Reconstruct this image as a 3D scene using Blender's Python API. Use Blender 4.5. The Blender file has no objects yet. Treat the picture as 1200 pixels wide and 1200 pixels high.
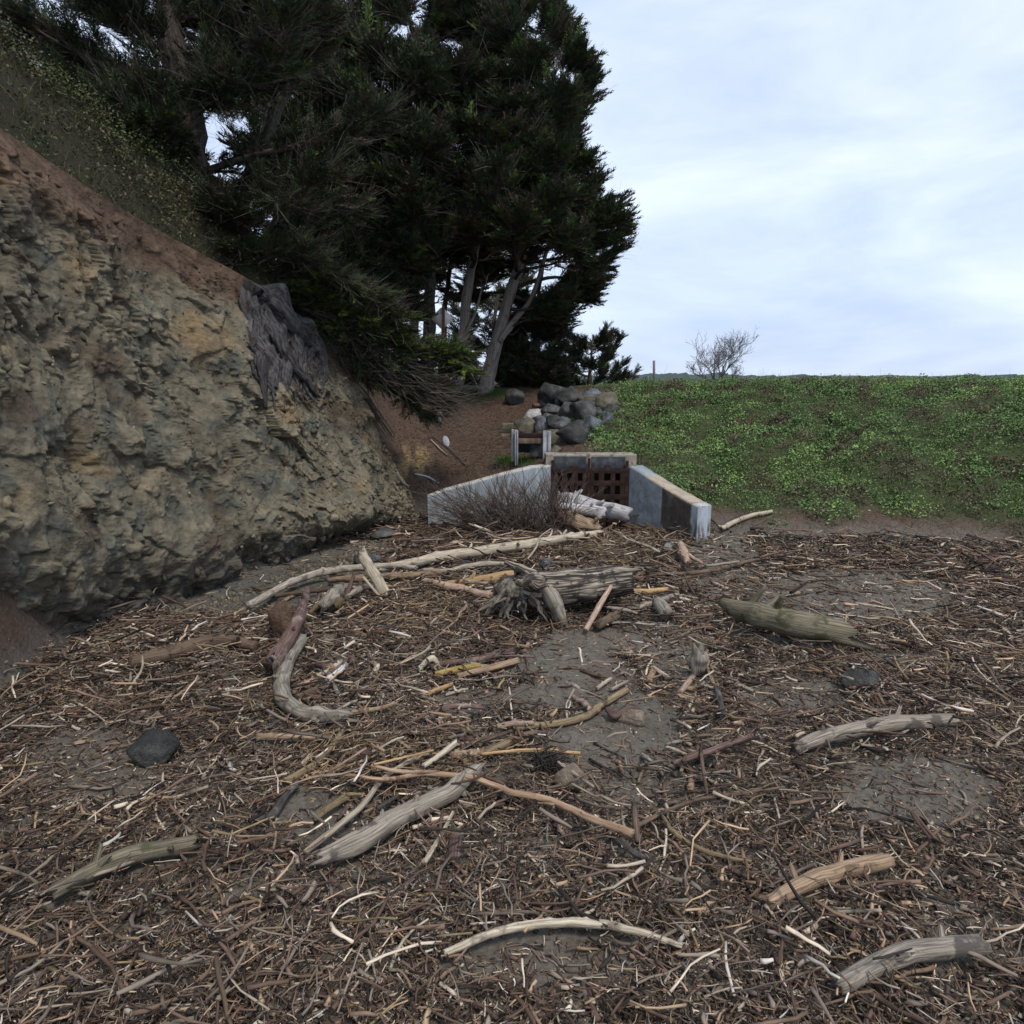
import bpy, math, random
import numpy as np
from mathutils import Vector

SC = bpy.context.scene
R = math.radians
rng = np.random.default_rng(7)
random.seed(7)

# ------------------------------------------------------------------ camera
CAM_Z, PITCH, F = 2.6, R(10.6), 800.0
cam_d = bpy.data.cameras.new("camera")
cam = bpy.data.objects.new("camera", cam_d)
SC.collection.objects.link(cam)
cam.location = (0, 0, CAM_Z)
cam.rotation_euler = (R(90) - PITCH, 0, 0)
cam_d.sensor_width = 36
cam_d.lens = 24
cam_d.clip_start = 0.05
cam_d.clip_end = 3000
SC.camera = cam

# ------------------------------------------------------------------ sky
SUN_EL, SUN_AZ = R(60), R(150)      # azimuth from +Y towards +X
world = bpy.data.worlds.new("World")
SC.world = world
world.use_nodes = True
wn, wl = world.node_tree.nodes, world.node_tree.links
wn.clear()
w_out = wn.new("ShaderNodeOutputWorld")
w_bg = wn.new("ShaderNodeBackground")
w_bg.inputs["Strength"].default_value = 0.10
sky = wn.new("ShaderNodeTexSky")
sky.sky_type = 'NISHITA'
sky.sun_disc = False
sky.sun_elevation = SUN_EL
sky.sun_rotation = SUN_AZ
tc = wn.new("ShaderNodeTexCoord")
mp = wn.new("ShaderNodeMapping")
mp.inputs["Scale"].default_value = (1.3, 1.3, 4.2)
mp.inputs["Rotation"].default_value = (0, 0.12, 0.3)
n1 = wn.new("ShaderNodeTexNoise")
n1.inputs["Scale"].default_value = 1.7
n1.inputs["Detail"].default_value = 7
n1.inputs["Roughness"].default_value = 0.55
n1.inputs["Distortion"].default_value = 0.35
ramp = wn.new("ShaderNodeValToRGB")
ramp.color_ramp.elements[0].position = 0.32
ramp.color_ramp.elements[0].color = (3.15, 3.9, 5.5, 1)
ramp.color_ramp.elements[1].position = 0.66
ramp.color_ramp.elements[1].color = (5.6, 6.25, 7.4, 1)
mixw = wn.new("ShaderNodeMix")
mixw.data_type = 'RGBA'
mixw.inputs[0].default_value = 0.88
wl.new(tc.outputs["Generated"], mp.inputs["Vector"])
wl.new(mp.outputs["Vector"], n1.inputs["Vector"])
wl.new(n1.outputs["Fac"], ramp.inputs["Fac"])
wl.new(sky.outputs["Color"], mixw.inputs[6])
wl.new(ramp.outputs["Color"], mixw.inputs[7])
wl.new(mixw.outputs[2], w_bg.inputs["Color"])
wl.new(w_bg.outputs["Background"], w_out.inputs["Surface"])

sun_d = bpy.data.lights.new("sun", 'SUN')
sun_d.energy = 1.5
sun_d.angle = R(12)
sun_d.color = (1.0, 0.92, 0.81)
sun = bpy.data.objects.new("sun", sun_d)
SC.collection.objects.link(sun)
sv = Vector((math.sin(SUN_AZ) * math.cos(SUN_EL), math.cos(SUN_AZ) * math.cos(SUN_EL), math.sin(SUN_EL)))
sun.rotation_euler = sv.to_track_quat('Z', 'Y').to_euler()

SC.view_settings.view_transform = 'Standard'
SC.view_settings.look = 'None'
SC.view_settings.exposure = 0.8
SC.view_settings.gamma = 1.0
SC.cycles.max_bounces = 5
SC.cycles.diffuse_bounces = 3

# ------------------------------------------------------------------ numeric helpers
CP, SP = math.cos(PITCH), math.sin(PITCH)


def rays(px, py):
    u = (np.asarray(px, float) - 600) / F
    v = (600 - np.asarray(py, float)) / F
    return np.stack([u, CP + v * SP, -SP + v * CP], -1)


def at(px, py, Y):
    """world point seen at photo pixel px,py on the vertical plane y = Y"""
    d = rays(px, py)
    t = np.asarray(Y, float) / d[..., 1]
    return np.stack([d[..., 0] * t, d[..., 1] * t, CAM_Z + d[..., 2] * t], -1)


_perm = np.random.default_rng(3).permutation(256)
_perm = np.concatenate([_perm, _perm, _perm])
_grad = np.random.default_rng(4).normal(size=(256, 3))
_grad /= np.linalg.norm(_grad, axis=1)[:, None]


def noise3(p):
    p = np.asarray(p, float)
    i = np.floor(p).astype(int)
    f = p - i
    w = f * f * f * (f * (f * 6 - 15) + 10)
    i &= 255
    out = 0
    for dx in (0, 1):
        for dy in (0, 1):
            for dz in (0, 1):
                hsh = _perm[_perm[_perm[(i[..., 0] + dx) & 255] + ((i[..., 1] + dy) & 255)] + ((i[..., 2] + dz) & 255)]
                g = _grad[hsh]
                d = (g * (f - np.array([dx, dy, dz]))).sum(-1)
                wx = w[..., 0] if dx else 1 - w[..., 0]
                wy = w[..., 1] if dy else 1 - w[..., 1]
                wz = w[..., 2] if dz else 1 - w[..., 2]
                out = out + wx * wy * wz * d
    return out


def fbm(p, octv=4, gain=0.5, lac=2.03):
    p = np.asarray(p, float)
    a, s, t = 1.0, 0.0, 0.0
    for k in range(octv):
        s = s + a * noise3(p + 17.3 * k)
        t += a
        a *= gain
        p = p * lac
    return s / t * 1.7


def ridged(p, octv=4):
    p = np.asarray(p, float)
    a, s, t = 1.0, 0.0, 0.0
    for k in range(octv):
        s = s + a * (1 - np.abs(noise3(p + 9.1 * k)) * 2.2)
        t += a
        a *= 0.5
        p = p * 2.1
    return s / t


def v2(x, y, s=1.0, z=0.0):
    return np.stack([np.asarray(x) * s, np.asarray(y) * s, np.zeros_like(np.asarray(x, float)) + z], -1)


def smooth(a, b, x):
    t = np.clip((x - a) / (b - a), 0, 1)
    return t * t * (3 - 2 * t)


# ------------------------------------------------------------------ object helpers
def mesh_np(name, verts, quads=None, tris=None, uv=None, col=None, smooth_sh=True, origin=None):
    verts = np.asarray(verts, float)
    if origin is not None:
        verts = verts - np.asarray(origin, float)
    me = bpy.data.meshes.new(name)
    loops, starts, n = [], [], 0
    if quads is not None and len(quads):
        q = np.asarray(quads, np.int32)
        loops.append(q.ravel())
        starts.append(np.arange(len(q)) * 4)
        n += len(q) * 4
    if tris is not None and len(tris):
        t = np.asarray(tris, np.int32)
        loops.append(t.ravel())
        starts.append(n + np.arange(len(t)) * 3)
    loops = np.concatenate(loops)
    starts = np.concatenate(starts)
    me.vertices.add(len(verts))
    me.vertices.foreach_set("co", verts.astype(np.float32).ravel())
    me.loops.add(len(loops))
    me.loops.foreach_set("vertex_index", loops)
    me.polygons.add(len(starts))
    me.polygons.foreach_set("loop_start", starts.astype(np.int32))
    if uv is not None:
        l = me.uv_layers.new(name="UVMap")
        l.data.foreach_set("uv", np.asarray(uv, np.float32)[loops].ravel())
    if col is not None:
        c = np.ones((len(verts), 4), np.float32)
        c[:, :3] = col
        a = me.color_attributes.new("Col", 'FLOAT_COLOR', 'POINT')
        a.data.foreach_set("color", c.ravel())
    me.update(calc_edges=True)
    me.validate()
    if smooth_sh:
        me.polygons.foreach_set("use_smooth", np.ones(len(starts), bool))
    return me


def link(name, me, mat=None, parent=None, loc=None):
    o = bpy.data.objects.new(name, me)
    SC.collection.objects.link(o)
    if me is not None and mat is not None and not me.materials:
        me.materials.append(mat)
    if loc is not None:
        o.location = [float(c) for c in loc]
    if parent is not None:
        o.parent = parent
    return o


def tag(o, label, cat, group=None):
    o["label"] = label
    o["category"] = cat
    if group:
        o["group"] = group
    return o


def empty(name, loc, label, cat, group=None):
    o = link(name, None, loc=loc)
    o.empty_display_size = 0.1
    return tag(o, label, cat, group)


class Geo:
    """collects pieces of geometry for one mesh"""
    def __init__(self):
        self.v, self.q, self.t, self.uv, self.c, self.n = [], [], [], [], [], 0

    def add(self, v, q=None, t=None, uv=None, col=None):
        v = np.asarray(v, float).reshape(-1, 3)
        self.v.append(v)
        if q is not None and len(q):
            self.q.append(np.asarray(q) + self.n)
        if t is not None and len(t):
            self.t.append(np.asarray(t) + self.n)
        self.uv.append(np.zeros((len(v), 2)) if uv is None else uv)
        self.c.append(np.ones((len(v), 3)) if col is None else np.broadcast_to(col, (len(v), 3)))
        self.n += len(v)

    def build(self, name, mat, parent=None, origin=None, smooth_sh=True, place=True):
        V = np.concatenate(self.v)
        if parent is not None and origin is None:
            origin = np.array(parent.location)
        if origin is None:
            origin = (V.min(0) + V.max(0)) / 2
            origin[2] = V[:, 2].min()
        me = mesh_np(name, V, np.concatenate(self.q) if self.q else None, np.concatenate(self.t) if self.t else None,
                     np.concatenate(self.uv), np.concatenate(self.c), smooth_sh, origin)
        return link(name, me, mat, parent, None if parent is not None else origin)


def norm(a):
    return a / np.maximum(np.linalg.norm(a, axis=-1, keepdims=True), 1e-9)


def tubes(P, Rr, sides=4, caps=True, flat=1.0):
    """many tubes at once. P [N,K,3], Rr [N,K] -> verts, quads, tris, uv, stick index"""
    P = np.asarray(P, float)
    N, K, _ = P.shape
    T = np.empty_like(P)
    T[:, 1:-1] = P[:, 2:] - P[:, :-2]
    T[:, 0] = P[:, 1] - P[:, 0]
    T[:, -1] = P[:, -1] - P[:, -2]
    T = norm(T)
    m = norm(P[:, -1] - P[:, 0])
    ref = np.where(np.abs(m[:, 2:3]) > 0.8, np.array([[1.0, 0.2, 0]]), np.array([[0.0, 0, 1]]))
    ref = np.broadcast_to(ref[:, None, :], P.shape)
    A = norm(np.cross(T, ref))
    B = np.cross(A, T)
    an = np.arange(sides) * 2 * np.pi / sides
    V = P[:, :, None, :] + Rr[:, :, None, None] * (np.cos(an)[None, None, :, None] * A[:, :, None, :]
                                                   + flat * np.sin(an)[None, None, :, None] * B[:, :, None, :])
    idx = np.arange(N * K * sides).reshape(N, K, sides)
    a = idx[:, :-1, :]
    b = idx[:, 1:, :]
    q = np.stack([a, np.roll(a, -1, 2), np.roll(b, -1, 2), b], -1).reshape(-1, 4)
    t = None
    if caps:
        ts = []
        for r_, flip in ((0, True), (K - 1, False)):
            for j in range(1, sides - 1):
                tri = np.stack([idx[:, r_, 0], idx[:, r_, j], idx[:, r_, j + 1]], -1)
                ts.append(tri[:, ::-1] if flip else tri)
        t = np.concatenate(ts)
    L = np.concatenate([np.zeros((N, 1)), np.cumsum(np.linalg.norm(np.diff(P, axis=1), axis=2), 1)], 1)
    uv = np.empty((N, K, sides, 2))
    uv[..., 0] = L[:, :, None] + rng.random((N, 1, 1)) * 20
    uv[..., 1] = an / (2 * np.pi)
    return V.reshape(-1, 3), q, t, uv.reshape(-1, 2), np.repeat(np.arange(N), K * sides)


def catmull(pts, n):
    pts = np.asarray(pts, float)
    if len(pts) == 2:
        t = np.linspace(0, 1, n)[:, None]
        return pts[0] * (1 - t) + pts[1] * t
    P = np.concatenate([[2 * pts[0] - pts[1]], pts, [2 * pts[-1] - pts[-2]]])
    m = len(pts) - 1
    s = np.linspace(0, m - 1e-6, n)
    i = s.astype(int)
    f = (s - i)[:, None]
    p0, p1, p2, p3 = P[i], P[i + 1], P[i + 2], P[i + 3]
    return 0.5 * (2 * p1 + (p2 - p0) * f + (2 * p0 - 5 * p1 + 4 * p2 - p3) * f ** 2 + (3 * p1 - p0 - 3 * p2 + p3) * f ** 3)


def log_geo(g, pts, rad, sides=14, rough=0.12, jag=0.5, seed=0, flat=1.0, knots=3, col=None, step=None, square=0.0):
    """one detailed log: parallel-transport tube with noise, knots, ragged ends"""
    pts = np.asarray(pts, float)
    seg = np.linalg.norm(np.diff(pts, axis=0), axis=1).sum()
    rm = float(np.mean(rad))
    n = int(np.clip(seg / (step or rm * 0.55), 8, 150))
    P = catmull(pts, n)
    rr = np.interp(np.linspace(0, 1, n), np.linspace(0, 1, len(rad)), rad)
    r_ = np.random.default_rng(seed + 100)
    P = P + fbm(np.stack([np.linspace(0, seg / (rm * 9), n), np.full(n, seed * 3.1), np.arange(3)[:, None].repeat(n, 1)[0]], -1), 3)[:, None] * np.array([[.4, .4, .25]]) * rm * (0 if square else 1)
    T = norm(np.gradient(P, axis=0))
    ref = np.array([0, 0, 1.0]) if abs(T[0, 2]) < 0.8 else np.array([1.0, 0, 0])
    A = norm(np.cross(T[0], ref))
    fr = []
    for k in range(n):
        A = norm(A - T[k] * np.dot(A, T[k]))
        fr.append((A.copy(), np.cross(A, T[k])))
    an = np.arange(sides) * 2 * np.pi / sides
    L = np.concatenate([[0], np.cumsum(np.linalg.norm(np.diff(P, axis=0), axis=1))])
    V = np.empty((n, sides, 3))
    kn = [(r_.uniform(0.1, 0.9) * L[-1], r_.uniform(0, 6.28), r_.uniform(.25, .6)) for _ in range(knots)]
    for k in range(n):
        nn = fbm(np.stack([np.full(sides, L[k] / rm * 0.22 + seed), np.cos(an) * 1.3, np.sin(an) * 1.3 + seed * .7], -1), 3)
        n2 = noise3(np.stack([np.full(sides, L[k] / rm * 0.35 + seed), np.cos(an) * 4.5, np.sin(an) * 4.5 + seed * .7], -1))
        rad_k = rr[k] * (1 + rough * 1.6 * nn + rough * (1.3 if sides > 12 else .9) * n2)
        if square:
            sq = 1 / np.maximum(np.abs(np.cos(an + .78)), np.abs(np.sin(an + .78)))
            rad_k = rad_k * (1 - square + square * sq * .85)
        for (kl, ka, ks) in kn:
            d2 = ((L[k] - kl) / (rm * .7)) ** 2 + ((np.angle(np.exp(1j * (an - ka)))) / .5) ** 2
            rad_k = rad_k + rr[k] * ks * np.exp(-d2)
        A_, B_ = fr[k]
        V[k] = P[k] + rad_k[:, None] * (np.cos(an)[:, None] * A_ + flat * np.sin(an)[:, None] * B_)
    j0 = r_.normal(size=sides)
    j1 = r_.normal(size=sides)
    V[0] -= T[0] * (j0[:, None] * jag * rr[0] * .6)
    V[-1] += T[-1] * (j1[:, None] * jag * rr[-1] * .6)
    idx = np.arange(n * sides).reshape(n, sides)
    a, b = idx[:-1], idx[1:]
    q = np.stack([a, np.roll(a, -1, 1), np.roll(b, -1, 1), b], -1).reshape(-1, 4)
    uv = np.empty((n, sides, 2))
    uv[..., 0] = L[:, None] + seed * 3.7
    uv[..., 1] = (np.abs(np.angle(np.exp(1j * an))) * rm)[None]
    VV = np.concatenate([V.reshape(-1, 3), [P[0] + T[0] * rr[0] * .15, P[-1] - T[-1] * rr[-1] * .15]])
    c0, c1 = n * sides, n * sides + 1
    t = [[c0, idx[0, (j + 1) % sides], idx[0, j]] for j in range(sides)] + \
        [[c1, idx[-1, j], idx[-1, (j + 1) % sides]] for j in range(sides)]
    UV = np.concatenate([uv.reshape(-1, 2), [[seed * 3.7, 9], [L[-1] + seed * 3.7, 9]]])
    g.add(VV, q, t, UV, col)


def box_geo(g, c, size, ax=None, col=None, bevel=0.0):
    """box with axes ax (3x3 rows); bevel gives small chamfers on all edges"""
    c = np.asarray(c, float)
    hs = np.asarray(size, float) / 2
    ax = np.eye(3) if ax is None else np.asarray(ax, float)
    b = min(bevel, hs.min() * .45)
    if b <= 0:
        s = np.array([[i, j, k] for i in (-1, 1) for j in (-1, 1) for k in (-1, 1)], float)
        V = c + (s * hs) @ ax
        q = [[0, 1, 3, 2], [4, 6, 7, 5], [0, 4, 5, 1], [2, 3, 7, 6], [0, 2, 6, 4], [1, 5, 7, 3]]
        g.add(V, q, None, (s * hs)[:, :2], col)
        return
    import bmesh
    bm = bmesh.new()
    bmesh.ops.create_cube(bm, size=1)
    bmesh.ops.scale(bm, vec=hs * 2, verts=bm.verts)
    bmesh.ops.bevel(bm, geom=bm.edges[:], offset=b, segments=2, profile=.5, affect='EDGES')
    bmesh.ops.triangulate(bm, faces=bm.faces[:])
    V = np.array([v.co[:] for v in bm.verts])
    t = [[v.index for v in f.verts] for f in bm.faces]
    bm.free()
    g.add(c + V @ ax, None, t, V[:, :2], col)


# ------------------------------------------------------------------ materials
def new_mat(name):
    m = bpy.data.materials.new(name)
    m.use_nodes = True
    nt = m.node_tree
    b = nt.nodes["Principled BSDF"]
    b.inputs["Specular IOR Level"].default_value = 0.25
    b.inputs["Roughness"].default_value = 0.85
    return m, nt, b


def nd(nt, kind, **kw):
    n = nt.nodes.new(kind)
    for k, v in kw.items():
        if k.startswith("_"):
            setattr(n, k[1:], v)
        else:
            n.inputs[k.replace("_", " ")].default_value = v
    return n


def ramp_node(nt, stops):
    r_ = nt.nodes.new("ShaderNodeValToRGB")
    e = r_.color_ramp.elements
    while len(e) < len(stops):
        e.new(0.5)
    for k, (p, c) in enumerate(stops):
        e[k].position = p
        e[k].color = (*c, 1)
    return r_


def wood_mat(name, dark, light, patch=None, patch_amt=0.5, grain=55.0, bump=0.8, use_col=False, stretch=2.2, lo=.38, hi=.63):
    m, nt, b = new_mat(name)
    L = nt.links.new
    uv = nd(nt, "ShaderNodeTexCoord")
    mp_ = nd(nt, "ShaderNodeMapping")
    mp_.inputs["Scale"].default_value = (stretch, grain, 1)
    L(uv.outputs["UV"], mp_.inputs["Vector"])
    g1 = nd(nt, "ShaderNodeTexNoise", Scale=2.0, Detail=6.0, Roughness=0.65, Distortion=0.5)
    L(mp_.outputs["Vector"], g1.inputs["Vector"])
    rp = ramp_node(nt, [(lo, dark), ((lo + hi) / 2, [(a + c) / 2 for a, c in zip(dark, light)]), (hi, light)])
    L(g1.outputs["Fac"], rp.inputs["Fac"])
    col = rp.outputs["Color"]
    g2 = nd(nt, "ShaderNodeTexNoise", Scale=7.0, Detail=5.0, Roughness=0.6)
    L(uv.outputs["Object"], g2.inputs["Vector"])
    if patch is not None:
        r2 = ramp_node(nt, [(0.62 - patch_amt * .25, (0, 0, 0)), (0.70 - patch_amt * .22, (1, 1, 1))])
        L(g2.outputs["Fac"], r2.inputs["Fac"])
        mx = nd(nt, "ShaderNodeMix", _data_type='RGBA')
        L(r2.outputs["Color"], mx.inputs[0])
        L(col, mx.inputs[6])
        mx.inputs[7].default_value = (*patch, 1)
        col = mx.outputs[2]
    oi = nd(nt, "ShaderNodeObjectInfo")
    mr = nd(nt, "ShaderNodeMapRange")
    mr.inputs[3].default_value = 0.78
    mr.inputs[4].default_value = 1.22
    L(oi.outputs["Random"], mr.inputs[0])
    mul = nd(nt, "ShaderNodeMix", _data_type='RGBA', _blend_type='MULTIPLY')
    mul.inputs[0].default_value = 1
    L(col, mul.inputs[6])
    if use_col:
        at_ = nd(nt, "ShaderNodeAttribute")
        at_.attribute_name = "Col"
        L(at_.outputs["Color"], mul.inputs[7])
    else:
        L(mr.outputs[0], mul.inputs[7])
    L(mul.outputs[2], b.inputs["Base Color"])
    bp = nd(nt, "ShaderNodeBump", Strength=bump, Distance=0.01)
    L(g1.outputs["Fac"], bp.inputs["Height"])
    L(bp.outputs["Normal"], b.inputs["Normal"])
    return m


def col_mat(name, var=0.35, scale=30.0, rough=0.85, bump=0.4, bdist=0.01, transl=0.0, gain=1.0):
    """colour from the mesh's own colour attribute, broken up by noise"""
    m, nt, b = new_mat(name)
    L = nt.links.new
    at_ = nd(nt, "ShaderNodeAttribute")
    at_.attribute_name = "Col"
    tc_ = nd(nt, "ShaderNodeTexCoord")
    g = nd(nt, "ShaderNodeTexNoise", Scale=scale, Detail=6.0, Roughness=0.65)
    L(tc_.outputs["Object"], g.inputs["Vector"])
    mr = nd(nt, "ShaderNodeMapRange")
    mr.inputs[1].default_value = 0.3
    mr.inputs[2].default_value = 0.7
    mr.inputs[3].default_value = gain * (1 - var)
    mr.inputs[4].default_value = gain * (1 + var)
    L(g.outputs["Fac"], mr.inputs[0])
    mul = nd(nt, "ShaderNodeMix", _data_type='RGBA', _blend_type='MULTIPLY')
    mul.inputs[0].default_value = 1
    L(at_.outputs["Color"], mul.inputs[6])
    L(mr.outputs[0], mul.inputs[7])
    L(mul.outputs[2], b.inputs["Base Color"])
    b.inputs["Roughness"].default_value = rough
    if bump:
        bp = nd(nt, "ShaderNodeBump", Strength=bump, Distance=bdist)
        L(g.outputs["Fac"], bp.inputs["Height"])
        L(bp.outputs["Normal"], b.inputs["Normal"])
    return m


def stone_mat(name, c1, c2, c3, scale=3.0, bump=0.6, streak=None):
    m, nt, b = new_mat(name)
    L = nt.links.new
    tc_ = nd(nt, "ShaderNodeTexCoord")
    g = nd(nt, "ShaderNodeTexNoise", Scale=scale, Detail=9.0, Roughness=0.62)
    L(tc_.outputs["Object"], g.inputs["Vector"])
    rp = ramp_node(nt, [(0.34, c1), (0.5, c2), (0.66, c3)])
    L(g.outputs["Fac"], rp.inputs["Fac"])
    f = nd(nt, "ShaderNodeTexNoise", Scale=scale * 14, Detail=5.0, Roughness=0.7)
    L(tc_.outputs["Object"], f.inputs["Vector"])
    mr = nd(nt, "ShaderNodeMapRange")
    mr.inputs[1].default_value = .3
    mr.inputs[2].default_value = .7
    mr.inputs[3].default_value = .72
    mr.inputs[4].default_value = 1.28
    L(f.outputs["Fac"], mr.inputs[0])
    mul = nd(nt, "ShaderNodeMix", _data_type='RGBA', _blend_type='MULTIPLY')
    mul.inputs[0].default_value = 1
    L(rp.outputs["Color"], mul.inputs[6])
    L(mr.outputs[0], mul.inputs[7])
    L(mul.outputs[2], b.inputs["Base Color"])
    ad = nd(nt, "ShaderNodeMath", _operation='ADD')
    L(g.outputs["Fac"], ad.inputs[0])
    L(f.outputs["Fac"], ad.inputs[1])
    bp = nd(nt, "ShaderNodeBump", Strength=min(1, bump * 1.5), Distance=0.05)
    L(ad.outputs[0], bp.inputs["Height"])
    L(bp.outputs["Normal"], b.inputs["Normal"])
    return m


M = {}
M['pale'] = wood_mat("pale driftwood", (.22, .185, .135), (.52, .455, .35), (.15, .12, .09), .25)
M['grey'] = wood_mat("grey driftwood", (.14, .12, .096), (.42, .37, .30), (.11, .095, .08), .3)
M['tan'] = wood_mat("tan driftwood", (.15, .10, .065), (.40, .29, .19), (.09, .065, .045), .3)
M['brown'] = wood_mat("brown driftwood", (.06, .042, .03), (.17, .12, .085), (.035, .025, .02), .35)
M['red'] = wood_mat("red bark", (.07, .042, .036), (.19, .125, .105), (.26, .22, .19), .25)
M['orange'] = wood_mat("orange wood", (.25, .15, .07), (.52, .36, .19), (.10, .06, .035), .3)
M['olive'] = wood_mat("olive wood", (.11, .08, .045), (.29, .22, .13), (.07, .055, .035), .3)
M['yellow'] = wood_mat("yellow wood", (.17, .12, .035), (.36, .26, .09), (.1, .07, .03), .2)
M['dark'] = wood_mat("dark wood", (.025, .022, .02), (.085, .075, .07), (.12, .11, .1), .2)
M['pink'] = wood_mat("pinkish wood", (.20, .135, .10), (.46, .34, .26), (.13, .095, .08), .3)
M['white'] = wood_mat("bleached wood", (.26, .25, .25), (.62, .60, .60), (.2, .17, .15), .25)
M['weathered'] = wood_mat("weathered streaked wood", (.035, .028, .022), (.43, .37, .29), (.03, .027, .026), .5, grain=20, bump=1.0, stretch=1.0, lo=.46, hi=.60)
M['longbranch'] = wood_mat("smooth tan wood", (.25, .155, .095), (.50, .355, .235), (.16, .10, .065), .2)
M['lichen'] = wood_mat("lichen grey wood", (.11, .10, .08), (.34, .30, .25), (.14, .125, .09), .35, grain=30)
M['rootwood'] = wood_mat("gnarled root wood", (.05, .043, .035), (.24, .21, .17), (.05, .045, .035), .5, grain=18, bump=1.0)
M['mossy'] = wood_mat("mossy wood", (.06, .052, .036), (.20, .175, .12), (.06, .062, .03), .4)
M['twig'] = wood_mat("twigs", (.075, .052, .042), (.20, .15, .125))
M['greytwig'] = wood_mat("dead grey twigs", (.075, .064, .052), (.22, .195, .165), use_col=False)
M['bark'] = wood_mat("cypress bark", (.12, .105, .09), (.34, .30, .26), (.14, .12, .1), .3, grain=14, bump=1.0, stretch=.7)
M['darkbark'] = wood_mat("dark bark", (.03, .024, .02), (.11, .09, .075), (.03, .022, .018), .3, grain=14, bump=1.0, stretch=.7)
M['rootbark'] = wood_mat("grey root bark", (.018, .017, .018), (.105, .098, .098), (.04, .025, .02), .15, grain=20, bump=1.0, stretch=5)
M['litter'] = wood_mat("driftwood litter", (.62, .60, .58), (1.25, 1.22, 1.2), use_col=True, grain=9, bump=.2)
M['leaf'] = col_mat("cypress foliage", .4, 8, .75, 0)
M['cover'] = col_mat("ground cover leaves", .3, 14, .65, 0)
M['ground'] = col_mat("sand and soil", .38, 26, .95, .9, .02)
M['cliff'] = col_mat("cliff rock", .32, 9, .95, .9, .05)
M['rock_dark'] = stone_mat("dark boulder", (.022, .024, .023), (.052, .055, .052), (.11, .112, .10))
M['rock_grey'] = stone_mat("grey boulder", (.034, .035, .034), (.085, .087, .083), (.18, .178, .165))
M['rock_blue'] = stone_mat("blue grey boulder", (.06, .066, .075), (.12, .13, .15), (.22, .235, .26))
M['rock_tan'] = stone_mat("tan boulder", (.06, .054, .038), (.14, .125, .09), (.22, .20, .145))
M['rock_slab'] = stone_mat("tan slab stone", (.17, .13, .095), (.27, .215, .16), (.36, .30, .235))
M['rock_pale'] = stone_mat("pale stone", (.25, .24, .23), (.42, .40, .39), (.60, .58, .56))
M['rock_brown'] = stone_mat("brown stone", (.07, .045, .03), (.14, .09, .06), (.22, .15, .1))

# ------------------------------------------------------------------ terrain
def W(lst):
    return np.array([at(a, b, c) for a, b, c in lst])


cliff_base = [(-420, 1090, 2.2), (-150, 900, 4.0), (20, 800, 5.7), (180, 728, 7.5), (326, 668, 9.6), (372, 654, 10.2),
              (420, 642, 10.8), (455, 624, 11.6), (480, 608, 12.4), (494, 600, 12.9)]
cliff_top = [(-520, -120, 3.6), (-200, 20, 5.6), (0, 150, 7.4), (160, 255, 9.3), (305, 335, 11.2), (348, 370, 11.9),
             (388, 410, 12.5), (414, 441, 13.0), (444, 512, 13.2), (478, 578, 13.3)]
bank = W([(845, 612, 11.9), (874, 607, 11.6), (1000, 618, 11.1), (1200, 645, 10.2), (1500, 720, 8),
          (874, 520, 14), (800, 520, 14.8), (1000, 520, 13.4), (1200, 520, 12.4), (1500, 520, 11),
          (760, 548, 13.1), (790, 562, 12.6), (735, 457, 19), (800, 453, 18), (874, 452, 16.8), (1000, 451, 15.8), (1200, 448, 14.8),
          (1500, 445, 13), (690, 531, 13.0), (640, 542, 13.0), (600, 551, 13.4), (555, 566, 13.1), (505, 582, 12.7),
          (680, 503, 15), (700, 480, 17), (640, 522, 14), (600, 457, 20.5), (650, 456, 20.5), (700, 456, 20),
          (560, 462, 20.5), (540, 480, 19), (520, 500, 17.5), (560, 520, 16.5), (490, 520, 15), (500, 560, 13.8),
          (465, 510, 15.0), (480, 480, 16.5), (440, 450, 15.5), (400, 400, 14.3), (350, 345, 13.4), (200, 255, 13.5), (0, 180, 11.5),
          (-200, 60, 9)])
ct = W([(a, b + 6, c + .5) for a, b, c in cliff_top])
cb = W([(a, b, c) for a, b, c in cliff_base])
foot = cb + np.array([0, .9, -.5])
front = cb + np.array([.8, -1.2, -1.6])
extra = np.array([(3, 25, 2.5), (10, 25, 2.6), (20, 22, 2.6), (-2, 28, 2.5), (-12, 24, 5.0), (-20, 14, 6.5), (30, 12, 2.6), (-6, 26, 3.4),
                  (3.2, 9.5, -.7), (5, 8.6, -.8), (8, 7, -.8), (12, 4, -.8), (0, 9, -1.4), (2, 6, -1.6), (6, 2, -1.6), (-1, 3, -2),
                  (0, 35, 2.5), (30, 35, 2.6), (-30, 35, 6), (-14, 4, 6.5), (-9, 1.5, 6), (18, 2, -.5), (0, -4, -2), (15, -4, -1)])
CTRL = np.concatenate([bank, ct, foot, front, extra])


def tps_fit(c):
    n = len(c)
    d = np.linalg.norm(c[:, None, :2] - c[None, :, :2], axis=2)
    K = np.where(d > 0, d * d * np.log(d + 1e-9), 0) + np.eye(n) * 0.02
    Pm = np.concatenate([np.ones((n, 1)), c[:, :2]], 1)
    A = np.zeros((n + 3, n + 3))
    A[:n, :n] = K
    A[:n, n:] = Pm
    A[n:, :n] = Pm.T
    return np.linalg.solve(A, np.concatenate([c[:, 2], [0, 0, 0]]))


_w = tps_fit(CTRL)


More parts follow.
